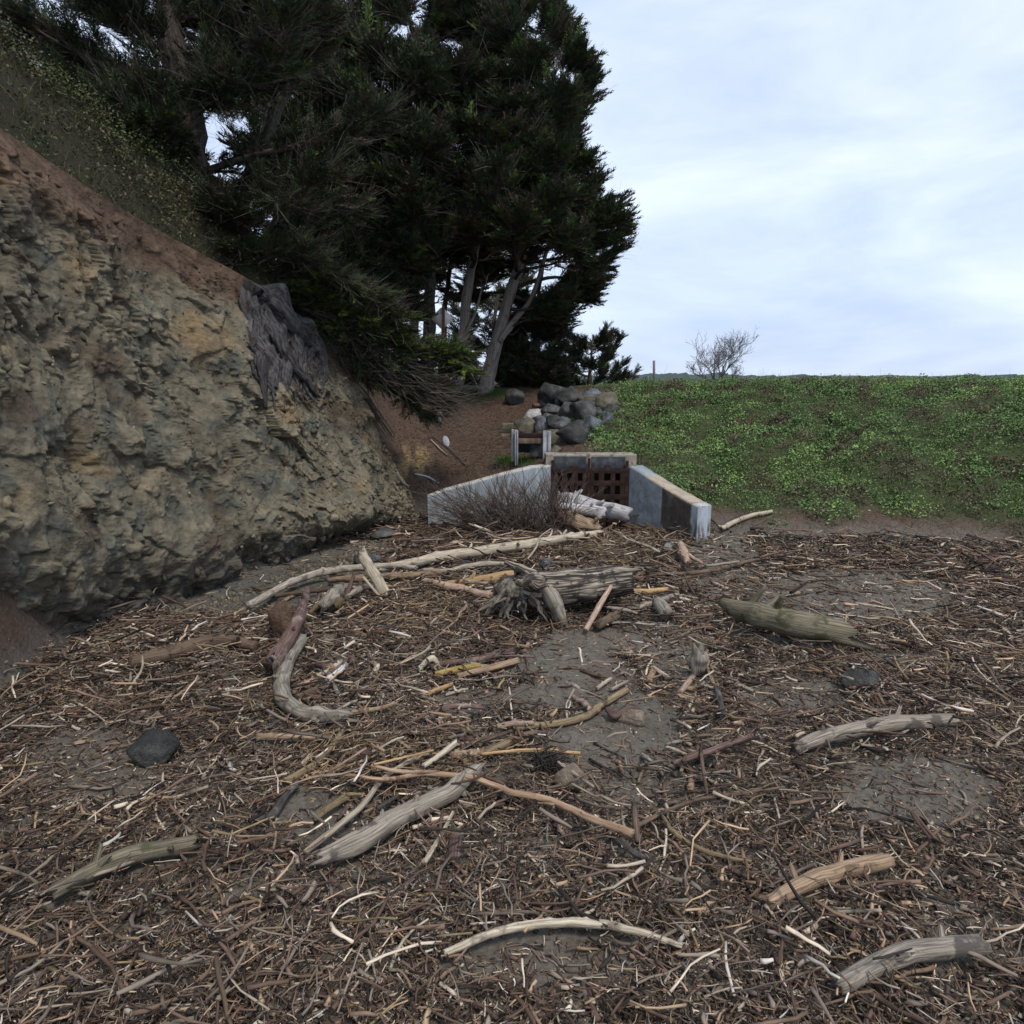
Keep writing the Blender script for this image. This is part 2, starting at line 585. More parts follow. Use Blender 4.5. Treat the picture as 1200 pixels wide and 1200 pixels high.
def tps(x, y):
    sh = x.shape
    x, y = x.ravel(), y.ravel()
    out = np.empty(len(x))
    for s in range(0, len(x), 40000):
        dx = x[s:s + 40000, None] - CTRL[None, :, 0]
        dy = y[s:s + 40000, None] - CTRL[None, :, 1]
        d2 = dx * dx + dy * dy
        out[s:s + 40000] = (0.5 * d2 * np.log(d2 + 1e-12)) @ _w[:-3] + _w[-3] + _w[-2] * x[s:s + 40000] + _w[-1] * y[s:s + 40000]
    return out.reshape(sh)


GATE_Y = 12.4
GL, GR = at(646, 537, GATE_Y)[0], at(738, 537, GATE_Y)[0]     # gate edges
WLn, WLf = np.array([at(501, 582, 12.0)[0], 12.0]), np.array([GL, GATE_Y])
WRf, WRn = np.array([GR, GATE_Y]), np.array([at(818, 600, 11.0)[0], 11.0])


def forecourt(x, y):
    """inside the area between the two wing walls"""
    tl = (x - WLn[0]) / (WLf[0] - WLn[0])
    yl = WLn[1] + (WLf[1] - WLn[1]) * tl
    tr = (x - WRf[0]) / (WRn[0] - WRf[0])
    yr = WRf[1] + (WRn[1] - WRf[1]) * tr
    lim = np.where(x < GL, yl, np.where(x > GR, yr, GATE_Y))
    lim = lim + np.where((x > GL - .03) & (x < GR + .03), .5, .12)
    return (x > WLn[0] - .02) & (x < WRn[0] + .05) & (y < lim)


bumps = [(-3.3, 8.6, 1.1, 1.0, -.16), (-2.9, 9.9, .8, .7, -.12), (-1.9, 6.3, 1.4, .8, .14), (-1.6, 4.6, 1.5, .7, .10), (1.2, 6.0, .9, .9, -.05),
         (-1.9, 2.9, .6, .5, -.08), (.4, 4.0, .7, .5, -.05), (.6, 10.5, 2.0, .8, .12), (3.4, 4.2, 1.2, 1.2, .08), (4.2, 8.3, 1.0, .8, .05)]


def height(x, y, detail=True):
    x = np.asarray(x, float)
    y = np.asarray(y, float)
    hb = 0.05 * fbm(v2(x, y, .5), 3)
    for (bx, by, sx, sy, a) in bumps:
        hb = hb + a * np.exp(-((x - bx) / sx) ** 2 - ((y - by) / sy) ** 2)
    hk = tps(x, y)
    hk = np.where(y > 24, hk + (np.clip(2.5 + .25 * np.clip(-x - 4, 0, 16), 2.5, 6.5) - hk) * smooth(24, 34, y), hk)
    cap = 2.56 + .11 * fbm(v2(x, x * 0, .7, 1), 3) * (x > 0) + 1.3 * np.clip(-x - 2.0 - .1 * np.clip(y - 14, 0, 9), 0, 5)
    hq = np.clip(.5 + .5 * (hk - cap) / .12, 0, 1)
    hk = hk * (1 - hq) + cap * hq - .12 * hq * (1 - hq)
    hk = np.clip(hk, -2, 7)
    hk = hk + (.24 * fbm(v2(x, y, .9, 13), 3) + .07 * fbm(v2(x, y, 3.4, 23), 2)) * smooth(.25, .7, hk) * smooth(2.6, 2.35, hk) * smooth(1.5, 2.6, x - (y - 13) * .15)
    hk = hk + 0.06 * fbm(v2(x, y, .9, 3), 4) * smooth(0, .6, hk) * np.where(hk > 2.3, .4, 1)
    fc = forecourt(x, y)
    k = .12
    h = np.clip(.5 + .5 * (hk - hb) / k, 0, 1)
    sm = hb * (1 - h) + hk * h + k * h * (1 - h)
    out = np.where(fc, hb, sm)
    if detail:
        out = out + .022 * fbm(v2(x, y, 2.2, 5), 2) + 0.016 * fbm(v2(x, y, 5), 3) + .006 * fbm(v2(x, y, 22), 2)
    return out


def hit(px, py, lift=0.0):
    """where the view ray through photo pixel px,py meets the ground raised by lift"""
    px = np.atleast_1d(np.asarray(px, float))
    py = np.atleast_1d(np.asarray(py, float))
    lift = np.broadcast_to(np.asarray(lift, float), px.shape)
    d = rays(px, py)
    ts = np.concatenate([np.linspace(1.2, 26, 260)])
    best = np.full(px.shape, 26.0)
    done = np.zeros(px.shape, bool)
    X = d[:, None, :] * ts[None, :, None]
    H = height(X[..., 0], X[..., 1], False) + lift[:, None]
    below = (CAM_Z + X[..., 2]) < H
    for i in range(len(px)):
        k = np.argmax(below[i])
        if below[i, k] and k > 0:
            z0 = CAM_Z + X[i, k - 1, 2] - H[i, k - 1]
            z1 = CAM_Z + X[i, k, 2] - H[i, k]
            f_ = z0 / (z0 - z1 + 1e-12)
            best[i] = ts[k - 1] + f_ * (ts[k] - ts[k - 1])
    p = d * best[:, None]
    p[:, 2] += CAM_Z
    return p


def pxs(P):
    """metres per photo pixel at world point P"""
    P = np.atleast_2d(P)
    return (P[:, 1] * CP - (P[:, 2] - CAM_Z) * SP) / F


def project(P):
    P = np.asarray(P, float)
    dz = P[..., 2] - CAM_Z
    dep = np.maximum(P[..., 1] * CP - dz * SP, 1e-3)
    up = P[..., 1] * SP + dz * CP
    return 600 + F * P[..., 0] / dep, 600 - F * up / dep


def grow(a, b, s0, g, lim):
    out = [a]
    s = s0
    while abs(out[-1] - a) < lim:
        out.append(out[-1] + s * (1 if b > a else -1))
        s *= g
    return out[1:]


xs = np.array(sorted(set(np.round(np.concatenate([np.arange(-12.5, 8.5, .05), grow(-12.5, -99, .07, 1.12, 500), grow(8.45, 99, .07, 1.12, 500)]), 4))))
ys = np.array(sorted(set(np.round(np.concatenate([np.arange(1.2, 22, .05), grow(1.2, -9, .1, 1.3, 12), grow(21.95, 99, .07, 1.12, 900)]), 4))))
GX, GY = np.meshgrid(xs, ys)
GZ = height(GX, GY)
GV = np.stack([GX, GY, GZ], -1).reshape(-1, 3)
nx, ny = len(xs), len(ys)
ii = np.arange(nx * ny).reshape(ny, nx)
gq = np.stack([ii[:-1, :-1], ii[:-1, 1:], ii[1:, 1:], ii[1:, :-1]], -1).reshape(-1, 4)
# natural ground colours by place: sand, brown soil, turf
x, y, z = GV.T
npat = fbm(v2(x, y, 1.1, 8), 4)
nfine = fbm(v2(x, y, 7, 2), 3)
sand = np.array([.112, .100, .082])
wet = np.array([.070, .070, .060])
soil = np.array([.080, .053, .038])
turf = np.array([.045, .06, .022])
ochre = np.array([.25, .18, .085])
c = np.broadcast_to(sand, GV.shape).copy()
c *= (1 + .3 * nfine + .25 * npat)[:, None]


def blend(c, colr, m):
    return c * (1 - m[:, None]) + np.asarray(colr) * m[:, None]


c = blend(c, [.085, .065, .05], smooth(.0, .35, npat) * .6 * (z < .3))       # trampled bark in the sand
hollow = np.exp(-((x + 3.0) / 1.1) ** 2 - ((y - 9.0) / 1.2) ** 2)
c = blend(c, wet * 1.15, np.clip(hollow * 1.2, 0, 1))
up = smooth(.12, .45, z - .04 * npat)
c = blend(c, soil * 1.0, up)
c *= np.where(up > .5, 1 + .35 * nfine, 1)[:, None]
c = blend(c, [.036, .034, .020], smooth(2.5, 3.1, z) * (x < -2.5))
gx = smooth(-.4, .5, x - (1.6 + (y - 13) * .14) + .9 * npat) * smooth(.3, .55, z + .25 * npat)
c = blend(c, turf, gx)
c = blend(c, turf * 1.25, smooth(20.8, 22.5, y))
ppx, ppy = project(GV)
for (a, b_, sx, sy, w_) in ((575, 461, 22, 4, .95), (603, 541, 20, 4, .8), (560, 470, 12, 3, .4)):
    c = blend(c, [.065, .115, .03], w_ * np.exp(-((ppx - a) / sx) ** 4 - ((ppy - b_) / sy) ** 4) * (y > 11) * (y < 22.5))
oc = np.exp(-((ppx - 486 + 10 * npat) / 17) ** 4 - ((ppy - 541) / 19) ** 4) * (y > 12) * smooth(-.25, .25, fbm(v2(x, y * .4, 6, 5), 4))
c = blend(c, ochre, np.clip(oc * (1 + .8 * nfine), 0, 1))
c = np.clip(c, .01, .6)
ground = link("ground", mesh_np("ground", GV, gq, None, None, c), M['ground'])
ground["kind"] = "structure"

# ------------------------------------------------------------------ cliff (a solid face of rock in front of the bank)
nb, nh = 700, 420
sB = np.linspace(0, len(cliff_base) - 1, nb)
B = np.array([catmull(W(cliff_base), nb)][0])
T = np.array([catmull(W(cliff_top), nb)][0])
tt = np.linspace(0, 1, nh)
B[:, 2] = height(B[:, 0], B[:, 1]) - .25
V = B[None] * (1 - tt[:, None, None]) + T[None] * tt[:, None, None]
out_n = norm(np.cross(np.gradient(B, axis=0), np.array([0, 0, 1.0])))
out_n[:, 2] = 0
s01 = np.linspace(0, 1, nb)
c45, s45 = math.cos(.85), math.sin(.85)
VR = np.stack([V[..., 0] * c45 - V[..., 2] * s45, V[..., 1], V[..., 0] * s45 + V[..., 2] * c45], -1)   # bedding dips down to the right
n1_ = fbm(V * .55 + 3, 4)
rd = ridged(VR * np.array([.8, 1.2, 2.4]) + 11, 5)
vor = fbm(VR * np.array([2.2, 4, 6.0]) + 5, 4)
rocky = .25 + .9 * smooth(-.25, .3, fbm(V * 1.1 + 77, 3))


def facet(P, seed=0, crack=.06):
    """fractured rock: every cell of a jittered grid is a flat tilted block with a crack round it"""
    P = np.asarray(P, float)
    i0 = np.floor(P).astype(int)
    d1 = np.full(P.shape[:-1], 9.0)
    d2 = np.full(P.shape[:-1], 9.0)
    val = np.zeros(P.shape[:-1])
    for dx in (-1, 0, 1):
        for dy in (-1, 0, 1):
            for dz in (-1, 0, 1):
                c_ = i0 + np.array([dx, dy, dz])
                h_ = _perm[_perm[_perm[(c_[..., 0] + seed) & 255] + (c_[..., 1] & 255)] + (c_[..., 2] & 255)]
                j = _grad[h_] * .5 + .5
                df = P - (c_ + j)
                d = np.sqrt((df ** 2).sum(-1))
                gv = _grad[(h_ * 7 + 13) & 255]
                v_ = gv[..., 0] * .9 + (df * gv).sum(-1) * .9
                nw = d < d1
                d2 = np.where(nw, d1, np.minimum(d2, d))
                val = np.where(nw, v_, val)
                d1 = np.where(nw, d, d1)
    return val - crack * 3 * smooth(.14, 0, d2 - d1)


def blocks(P, n_):
    f = fbm(P, 2) * n_
    fl = np.floor(f)
    return (fl + smooth(.25, .75, f - fl)) / n_


ledge = np.abs(((VR[..., 2] * 2.1 + 1.6 * n1_) % 1) - .5)
undercut = np.exp(-((tt[:, None] - .06) / .08) ** 2) * np.exp(-((s01[None] - .62) / .14) ** 2)
lip = np.exp(-((tt[:, None] - .22) / .09) ** 2) * np.exp(-((s01[None] - .60) / .2) ** 2)
edge = np.minimum(1, np.minimum(tt[:, None] * 30, (1 - tt[:, None]) * 12)) * np.minimum(1, (1 - s01[None]) * 14)
disp = (.28 * n1_ + rocky * (.06 * (rd - .55) + .03 * vor + .04 * ledge) + .20 * lip - .42 * undercut + .10 * np.sin(np.pi * tt[:, None]) ** .7) * edge
Fa, Fb, Fc = facet(VR * np.array([1.3, 2, 2.2]) + 3, 5), facet(VR * np.array([3.6, 5, 6.5]) + 1, 9), facet(VR * np.array([9, 11, 15]) + 1, 2)
disp = disp + rocky * (.085 * Fa + .045 * Fb + .018 * Fc) * edge
disp = disp - .34 * smooth(.22, 0, tt[:, None])
disp = disp + (.014 * fbm(V * 12 + 9, 3) + .004 * fbm(V * 30, 2)) * edge
V = V + out_n[None] * disp[..., None]
V[..., 2] += (.05 * fbm(V * 2.3 + 40, 3)) * edge
ii = np.arange(nb * nh).reshape(nh, nb)
cq = np.stack([ii[:-1, :-1], ii[:-1, 1:], ii[1:, 1:], ii[1:, :-1]], -1).reshape(-1, 4)
Vf = V.reshape(-1, 3)
hh = np.broadcast_to(tt[:, None], (nh, nb)).ravel()
cA, cBc, cC, cD = np.array([.145, .126, .088]), np.array([.19, .138, .075]), np.array([.075, .055, .038]), np.array([.095, .095, .075])
m1 = fbm(Vf * .9 + 60, 4)
m2 = fbm(Vf * 2.4 + 70, 4)
cc = np.broadcast_to(cA, Vf.shape).copy()
cc = blend(cc, cD, smooth(.0, .35, m2))
cc = blend(cc, cBc, smooth(.1, .45, m1 + .45 * (hh - .62)))
cc = blend(cc, cC, smooth(.12, .4, -m1) * .8)
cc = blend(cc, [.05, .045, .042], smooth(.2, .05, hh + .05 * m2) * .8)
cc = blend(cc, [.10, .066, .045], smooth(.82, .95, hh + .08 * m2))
cc *= (1 + .20 * fbm(Vf * 14, 3) + .16 * Fb.ravel() + .10 * Fc.ravel() + .10 * Fa.ravel())[:, None]
Vw = np.concatenate([Vf])
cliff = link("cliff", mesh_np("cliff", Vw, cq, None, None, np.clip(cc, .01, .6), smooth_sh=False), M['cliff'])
cliff["kind"] = "structure"
CLIFF_V, CLIFF_S, CLIFF_T = V, s01, tt
CLIFF_C = cc.reshape(nh, nb, 3)


def crumb_protos():
    import bmesh
    out = []
    for k in range(8):
        r_ = np.random.default_rng(900 + k)
        bm = bmesh.new()
        for p in norm(r_.normal(size=(11, 3))) * r_.uniform(.7, 1.1, (11, 1)) * np.array([1, .8, .6]):
            bm.verts.new(p)
        bmesh.ops.convex_hull(bm, input=bm.verts[:])
        for v in [v for v in bm.verts if not v.link_faces]:
            bm.verts.remove(v)
        bm.verts.index_update()
        bmesh.ops.triangulate(bm, faces=bm.faces[:])
        out.append((np.array([v.co[:] for v in bm.verts]), np.array([[v.index for v in f.verts] for f in bm.faces])))
        bm.free()
    return out


CRUMB = crumb_protos()


def crumbs(g, pos, size, colr, r_):
    n = len(pos)
    w = r_.integers(0, 8, n)
    for k in range(8):
        m = w == k
        if not m.any():
            continue
        V0, F0 = CRUMB[k]
        nn = int(m.sum())
        Q, _ = np.linalg.qr(r_.normal(size=(nn, 3, 3)))
        VV_ = np.einsum('vj,njk->nvk', V0, Q) * size[m][:, None, None] + pos[m][:, None]
        g.add(VV_.reshape(-1, 3), None, (F0[None] + np.arange(nn)[:, None, None] * len(V0)).reshape(-1, 3), None, np.repeat(colr[m], len(V0), 0))


r_ = np.random.default_rng(44)
g = Geo()
n = 8000
iu, iv = r_.integers(0, nh, n), r_.integers(4, nb - 4, n)
iu = np.clip((iu * .97).astype(int), 4, nh - 8)
k = fbm(V[iu, iv] * 1.3 + 19, 3) + .4 * r_.random(n) > .12
iu, iv = iu[k], iv[k]
n = len(iu)
sz = .010 + .045 * r_.random(n) ** 5 * r_.uniform(.5, 2.2, n)
crumbs(g, V[iu, iv] + r_.normal(size=(n, 3)) * .012, sz, np.clip(CLIFF_C[iu, iv] * r_.uniform(.7, 1.6, (n, 1)), .01, .5), r_)
# fallen scree along the foot
n = 3200
kk = r_.integers(0, nb - 8, n)
off = np.abs(r_.normal(size=n)) * .28 + .02
pp = B[kk] + out_n[kk] * off[:, None]
pp[:, 2] = height(pp[:, 0], pp[:, 1]) + .004
sz = .008 + .04 * r_.random(n) ** 6 * 1.6 + .006 * r_.random(n)
crumbs(g, pp, sz, np.array([.12, .108, .08]) * r_.uniform(.5, 1.5, (n, 1)), r_)
rub = g.build("rubble", M['cliff'], origin=np.zeros(3), smooth_sh=False)
rub["kind"] = "stuff"
rub["label"] = "loose stone crumbs on the cliff face and along its foot"


# ------------------------------------------------------------------ far country beyond the bank
g = Geo()
n = 900
X = np.linspace(-500, 700, n)
top = 6 + 5 * fbm(v2(X, X * 0, .006), 4) + 2.6 * np.abs(fbm(v2(X, X * 0, .12, 4), 3)) + 2.2 * np.abs(noise3(v2(X, X * 0, .35, 7)))
top = np.clip(top, 1, 30)
P0 = np.stack([X, np.full(n, 330.0) - .0004 * X ** 2, np.full(n, 0.0)], -1)
P1 = P0 + np.stack([0 * X, 0 * X + 22, top], -1)
P2 = P0 + np.stack([0 * X, 0 * X + 120, top * .7], -1)
VV = np.concatenate([P0, P1, P2])
jj = np.arange(3 * n).reshape(3, n)
q = np.stack([jj[:-1, :-1], jj[:-1, 1:], jj[1:, 1:], jj[1:, :-1]], -1).reshape(-1, 4)
g.add(VV, q, None, None, np.array([.04, .06, .045]))
far = g.build("hills", M['cover'])
far["kind"] = "structure"

# ------------------------------------------------------------------ culvert: headwall, wing walls, rusty trash gate
def stained_mat():
    m, nt, b = new_mat("weathered concrete")
    L = nt.links.new
    at_ = nd(nt, "ShaderNodeAttribute")
    at_.attribute_name = "Col"
    tc_ = nd(nt, "ShaderNodeTexCoord")
    mp_ = nd(nt, "ShaderNodeMapping")
    mp_.inputs["Scale"].default_value = (9, 9, 2.2)
    L(tc_.outputs["Object"], mp_.inputs["Vector"])
    g_ = nd(nt, "ShaderNodeTexNoise", Scale=1.0, Detail=8.0, Roughness=0.65)
    L(mp_.outputs["Vector"], g_.inputs["Vector"])
    f_ = nd(nt, "ShaderNodeTexNoise", Scale=60.0, Detail=4.0, Roughness=0.7)
    L(tc_.outputs["Object"], f_.inputs["Vector"])
    rp = ramp_node(nt, [(.35, (.76, .75, .73)), (.55, (1, 1, 1)), (.7, (1.15, 1.15, 1.15))])
    L(g_.outputs["Fac"], rp.inputs["Fac"])
    mul = nd(nt, "ShaderNodeMix", _data_type='RGBA', _blend_type='MULTIPLY')
    mul.inputs[0].default_value = 1
    L(at_.outputs["Color"], mul.inputs[6])
    L(rp.outputs["Color"], mul.inputs[7])
    mr = nd(nt, "ShaderNodeMapRange")
    mr.inputs[3].default_value = .8
    mr.inputs[4].default_value = 1.2
    L(f_.outputs["Fac"], mr.inputs[0])
    mu2 = nd(nt, "ShaderNodeMix", _data_type='RGBA', _blend_type='MULTIPLY')
    mu2.inputs[0].default_value = 1
    L(mul.outputs[2], mu2.inputs[6])
    L(mr.outputs[0], mu2.inputs[7])
    L(mu2.outputs[2], b.inputs["Base Color"])
    bp = nd(nt, "ShaderNodeBump", Strength=.5, Distance=.01)
    L(f_.outputs["Fac"], bp.inputs["Height"])
    L(bp.outputs["Normal"], b.inputs["Normal"])
    return m


M['concrete'] = stained_mat()
M['rust'] = stone_mat("rusty steel", (.018, .011, .009), (.036, .020, .015), (.062, .036, .027), scale=8, bump=.5)
M['slate'] = stone_mat("dark patched mortar", (.035, .038, .045), (.06, .066, .078), (.12, .125, .13), scale=7, bump=.4)
M['void'] = stone_mat("painted shade black", (.012, .012, .012), (.02, .02, .02), (.03, .03, .03), scale=3)  # near-black so recesses look unlit; the shade is in the colour


def wall_sheet(fn_outer, fn_inner, n=90, m=40):
    """closed slab between two sides; each fn(s)->(x,y,ztop,zbot)"""
    S = np.linspace(0, 1, n)
    o = np.array([fn_outer(s) for s in S])
    i = np.array([fn_inner(s) for s in S])
    t = np.linspace(0, 1, m)[:, None]

    def side(a):
        z_ = a[None, :, 3] + (a[None, :, 2] - a[None, :, 3]) * t
        return np.stack([np.broadcast_to(a[None, :, 0], z_.shape), np.broadcast_to(a[None, :, 1], z_.shape), z_], -1)
    A_, B_ = side(o), side(i)
    k = 5
    w = np.linspace(0, 1, k)[:, None, None]
    Cc = (A_[-1][None] * (1 - w) + B_[-1][None] * w)
    prof = np.concatenate([A_, Cc[1:-1], B_[::-1]])     # rows wrap over the top
    return prof, S


def add_wall(g, prof, colfn, bev=.018):
    h, n, _ = prof.shape
    idx_ = np.arange(h * n).reshape(h, n)
    q_ = np.stack([idx_[:-1, :-1], idx_[:-1, 1:], idx_[1:, 1:], idx_[1:, :-1]], -1).reshape(-1, 4)
    V_ = prof.reshape(-1, 3) + .008 * fbm(prof.reshape(-1, 3) * 5, 3)[:, None] - .012 * np.clip(ridged(prof.reshape(-1, 3) * 11, 3) - .75, 0, 1)[:, None]
    g.add(V_, q_, None, None, colfn(V_, prof))
    # end caps
    half = h // 2
    for e in (0, n - 1):
        a, b_ = prof[:h - half][:, e], prof[half:][::-1][:, e]
        mm = min(len(a), len(b_))
        a, b_ = a[:mm], b_[:mm]
        k = 12
        w = np.linspace(0, 1, k)[None, :, None]
        G_ = a[:, None] * (1 - w) + b_[:, None] * w
        id2 = np.arange(mm * k).reshape(mm, k)
        q2 = np.stack([id2[:-1, :-1], id2[:-1, 1:], id2[1:, 1:], id2[1:, :-1]], -1).reshape(-1, 4)
        v2_ = G_.reshape(-1, 3)
        g.add(v2_, q2, None, None, colfn(v2_, None))


culvert = empty("culvert", (float((GL + GR) / 2), GATE_Y, 0.0), "concrete culvert with flared wing walls and rusty grid gate under the bank", "culvert")
LBLUE, LBL2, DSTAIN, CTAN = np.array([.245, .275, .30]), np.array([.38, .43, .475]), np.array([.085, .072, .062]), np.array([.36, .31, .24])


def top_from(pts):
    """pts: (px,py,Y) seen along the near top edge -> interpolator of z over s"""
    Wp = W(pts)
    return Wp


# right wing
rw = W([(738, 546, 12.4), (757, 558, 12.08), (777, 571, 11.75), (800, 584, 11.32), (818, 594, 11.0)])
rs = np.linspace(0, 1, len(rw))
dirR = norm(rw[-1, :2] - rw[0, :2])
perpR = np.array([-dirR[1], dirR[0]])
if perpR[0] < 0:
    perpR = -perpR


def rw_in(s):
    return (np.interp(s, rs, rw[:, 0]), np.interp(s, rs, rw[:, 1]), np.interp(s, rs, rw[:, 2]), -.3)


def rw_out(s):
    a = rw_in(s)
    return (a[0] + perpR[0] * .32, a[1] + perpR[1] * .32, a[2] - .005, -.3)


prof, _ = wall_sheet(rw_in, rw_out)
sx = (prof[0, :, 0] - prof[0, 0, 0]) / (prof[0, -1, 0] - prof[0, 0, 0])


def col_right(V_, prof):
    d = (V_[:, :2] - rw[0, :2]) @ dirR / np.linalg.norm(rw[-1, :2] - rw[0, :2])
    px_, py_ = project(V_)
    off = (V_[:, :2] - rw[0, :2]) @ perpR
    n_ = fbm(V_ * 4, 4)
    seam = .475
    c_ = np.where((d < seam)[:, None], LBLUE, DSTAIN)
    c_ = c_ * (1 + .12 * n_)[:, None]
    brown = smooth(.05, .4, fbm(V_ * np.array([5, 5, 2]) + 8, 4)) * (d > seam)
    c_ = blend(c_, [.17, .15, .13], brown * .75)
    e = smooth(.90, .935, d + .03 * fbm(V_ * 6 + 4, 3))
    c_ = blend(c_, LBL2, e)
    e2 = smooth(-.02, .15, fbm(V_ * np.array([9, 9, 1.5]) + 20, 3)) * (d > .95) * smooth(.45, .2, V_[:, 2])
    c_ = blend(c_, [.12, .095, .08], e2)
    ztop = np.interp(d, rs, rw[:, 2])
    cap = smooth(.035, .012, ztop - V_[:, 2]) * smooth(.15, .3, d)
    c_ = blend(c_, CTAN * (1 + .2 * n_)[:, None], cap * np.where(d > .9, .35, 1))
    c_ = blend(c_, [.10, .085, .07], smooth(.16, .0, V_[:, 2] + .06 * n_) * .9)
    return np.clip(c_, .01, .7)


g = Geo()
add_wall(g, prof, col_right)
g.build("wing_wall", M['concrete'], culvert)
# left wing
lw = W([(501, 582, 12.0), (522, 574, 12.06), (552, 566, 12.14), (588, 556, 12.24), (622, 547.5, 12.34), (646, 545, 12.4)])
ls = (lw[:, 0] - lw[0, 0]) / (lw[-1, 0] - lw[0, 0])


def lw_a(s):
    return (np.interp(s, ls, lw[:, 0]), np.interp(s, ls, lw[:, 1]), np.interp(s, ls, lw[:, 2]), -.3)


def lw_b(s):
    a = lw_a(s)
    return (a[0] - .03, a[1] + .26, a[2] + .0, -.3)


def col_left(V_, prof):
    n_ = fbm(V_ * 3 + 50, 4)
    zt = np.interp(V_[:, 0], lw[:, 0], lw[:, 2])
    c_ = np.array([.33, .37, .40]) * (1 + .22 * n_)[:, None]
    c_ = blend(c_, [.22, .21, .185], smooth(.1, .4, fbm(V_ * np.array([3.5, 3.5, 1.1]) + 9, 4)) * .7)
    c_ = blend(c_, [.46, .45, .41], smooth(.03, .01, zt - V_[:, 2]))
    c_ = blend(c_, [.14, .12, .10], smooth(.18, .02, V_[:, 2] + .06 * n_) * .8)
    return np.clip(c_, .01, .7)


prof, _ = wall_sheet(lw_a, lw_b)
g = Geo()
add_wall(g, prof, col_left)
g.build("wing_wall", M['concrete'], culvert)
# headwall slab over the opening
HT = at(690, 533, GATE_Y)[2]
HB = at(690, 551, GATE_Y)[2]
x0, x1 = at(640, 533, GATE_Y)[0], at(746.5, 533, GATE_Y)[0]


def col_head(V_, prof):
    n_ = fbm(V_ * 6 + 30, 4)
    c_ = np.array([.30, .265, .215]) * (1 + .3 * n_)[:, None]
    c_ = blend(c_, [.07, .062, .055], smooth(.05, .3, fbm(V_ * 9, 3)) * .8)
    return np.clip(c_, .02, .6)


g = Geo()
prof, _ = wall_sheet(lambda s: (x0 + (x1 - x0) * s, GATE_Y + .035, HT, HB - .02), lambda s: (x0 + (x1 - x0) * s, GATE_Y + .62, HT - .01, HB - .02), 80, 14)
add_wall(g, prof, col_head)
box_geo(g, ((x0 + GL) / 2 - .0, GATE_Y + .2, (HB - .05) / 2 - .1), (GL - x0 + .04, .30, HB + .2), col=np.array([.24, .22, .18]))
box_geo(g, ((x1 + GR) / 2, GATE_Y + .2, (HB - .05) / 2 - .1), (x1 - GR + .04, .30, HB + .2), col=np.array([.24, .22, .18]))
g.build("headwall", M['concrete'], culvert, smooth_sh=False)
# barrel behind the gate, its inner shade painted near-black
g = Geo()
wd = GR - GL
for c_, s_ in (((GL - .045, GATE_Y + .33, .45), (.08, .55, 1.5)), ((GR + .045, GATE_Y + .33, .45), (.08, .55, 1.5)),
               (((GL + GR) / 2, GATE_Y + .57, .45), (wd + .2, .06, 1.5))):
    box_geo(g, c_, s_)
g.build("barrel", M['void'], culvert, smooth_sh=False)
# gate
z2 = lambda v: 630 + v / 5.4545
y2 = lambda v: 520 + v / 5.4545
g = Geo()
gy = GATE_Y - .02
zb = -.05


def gbar(xa, xb, ya, yb, dy, th):
    a = at(z2(xa), y2(ya), gy)
    b_ = at(z2(xb), y2(ya), gy)
    zt_ = a[2]
    zz = at(690, y2(yb), gy)[2] if yb is not None else zb
    box_geo(g, ((a[0] + b_[0]) / 2, gy + dy, (zt_ + zz) / 2), (abs(b_[0] - a[0]), th, abs(zt_ - zz)), bevel=.004)


for xa, xb, yt in ((88, 104, 105), (110, 130, 158), (158, 190, 158), (222, 258, 140), (288, 314, 158), (320, 338, 92), (340, 362, 150),
                   (392, 426, 158), (428, 466, 140), (496, 498, 158), (468, 497, 158), (530, 560, 158), (563, 583, 108)):
    if xa in (428, 496):
        continue
    gbar(xa, xb, yt, None, 0, .022)
gbar(430, 462, 136, 188, 0, .022)
for ya, yb in ((158, 189), (236, 268), (323, 357), (402, 436), (482, 520)):
    gbar(90, 581, ya, yb, -.0035, .018)
gate = g.build("gate", M['rust'], culvert, smooth_sh=False)
gate["label"] = "rust brown steel grid gate"
g = Geo()
box_geo(g, (0, 0, 0), (.014, .012, .014), bevel=.005)
bolt_me = mesh_np("bolt", np.concatenate(g.v), None, np.concatenate(g.t))
bolt_me.materials.append(M['rust'])
for ya in (172, 252, 340):
    for xa in (97, 120, 174, 240, 300, 329, 351, 409, 448, 482, 545, 573):
        p = at(z2(xa), y2(ya), gy)
        link("bolt", bolt_me, parent=gate, loc=(p[0] - culvert.location[0], gy - .016 - culvert.location[1], p[2] - culvert.location[2]))
for (xa, xb, ya, yb, br) in ((105, 312, 82, 156, 188), (346, 560, 84, 158, 470)):
    g = Geo()
    a, b_ = at(z2(xa), y2(ya), GATE_Y), at(z2(xb), y2(yb), GATE_Y)
    box_geo(g, ((a[0] + b_[0]) / 2, GATE_Y + .028, (a[2] + b_[2]) / 2), (b_[0] - a[0], .02, a[2] - b_[2]), bevel=.004)
    g.build("patch", M['slate'], culvert, smooth_sh=False)

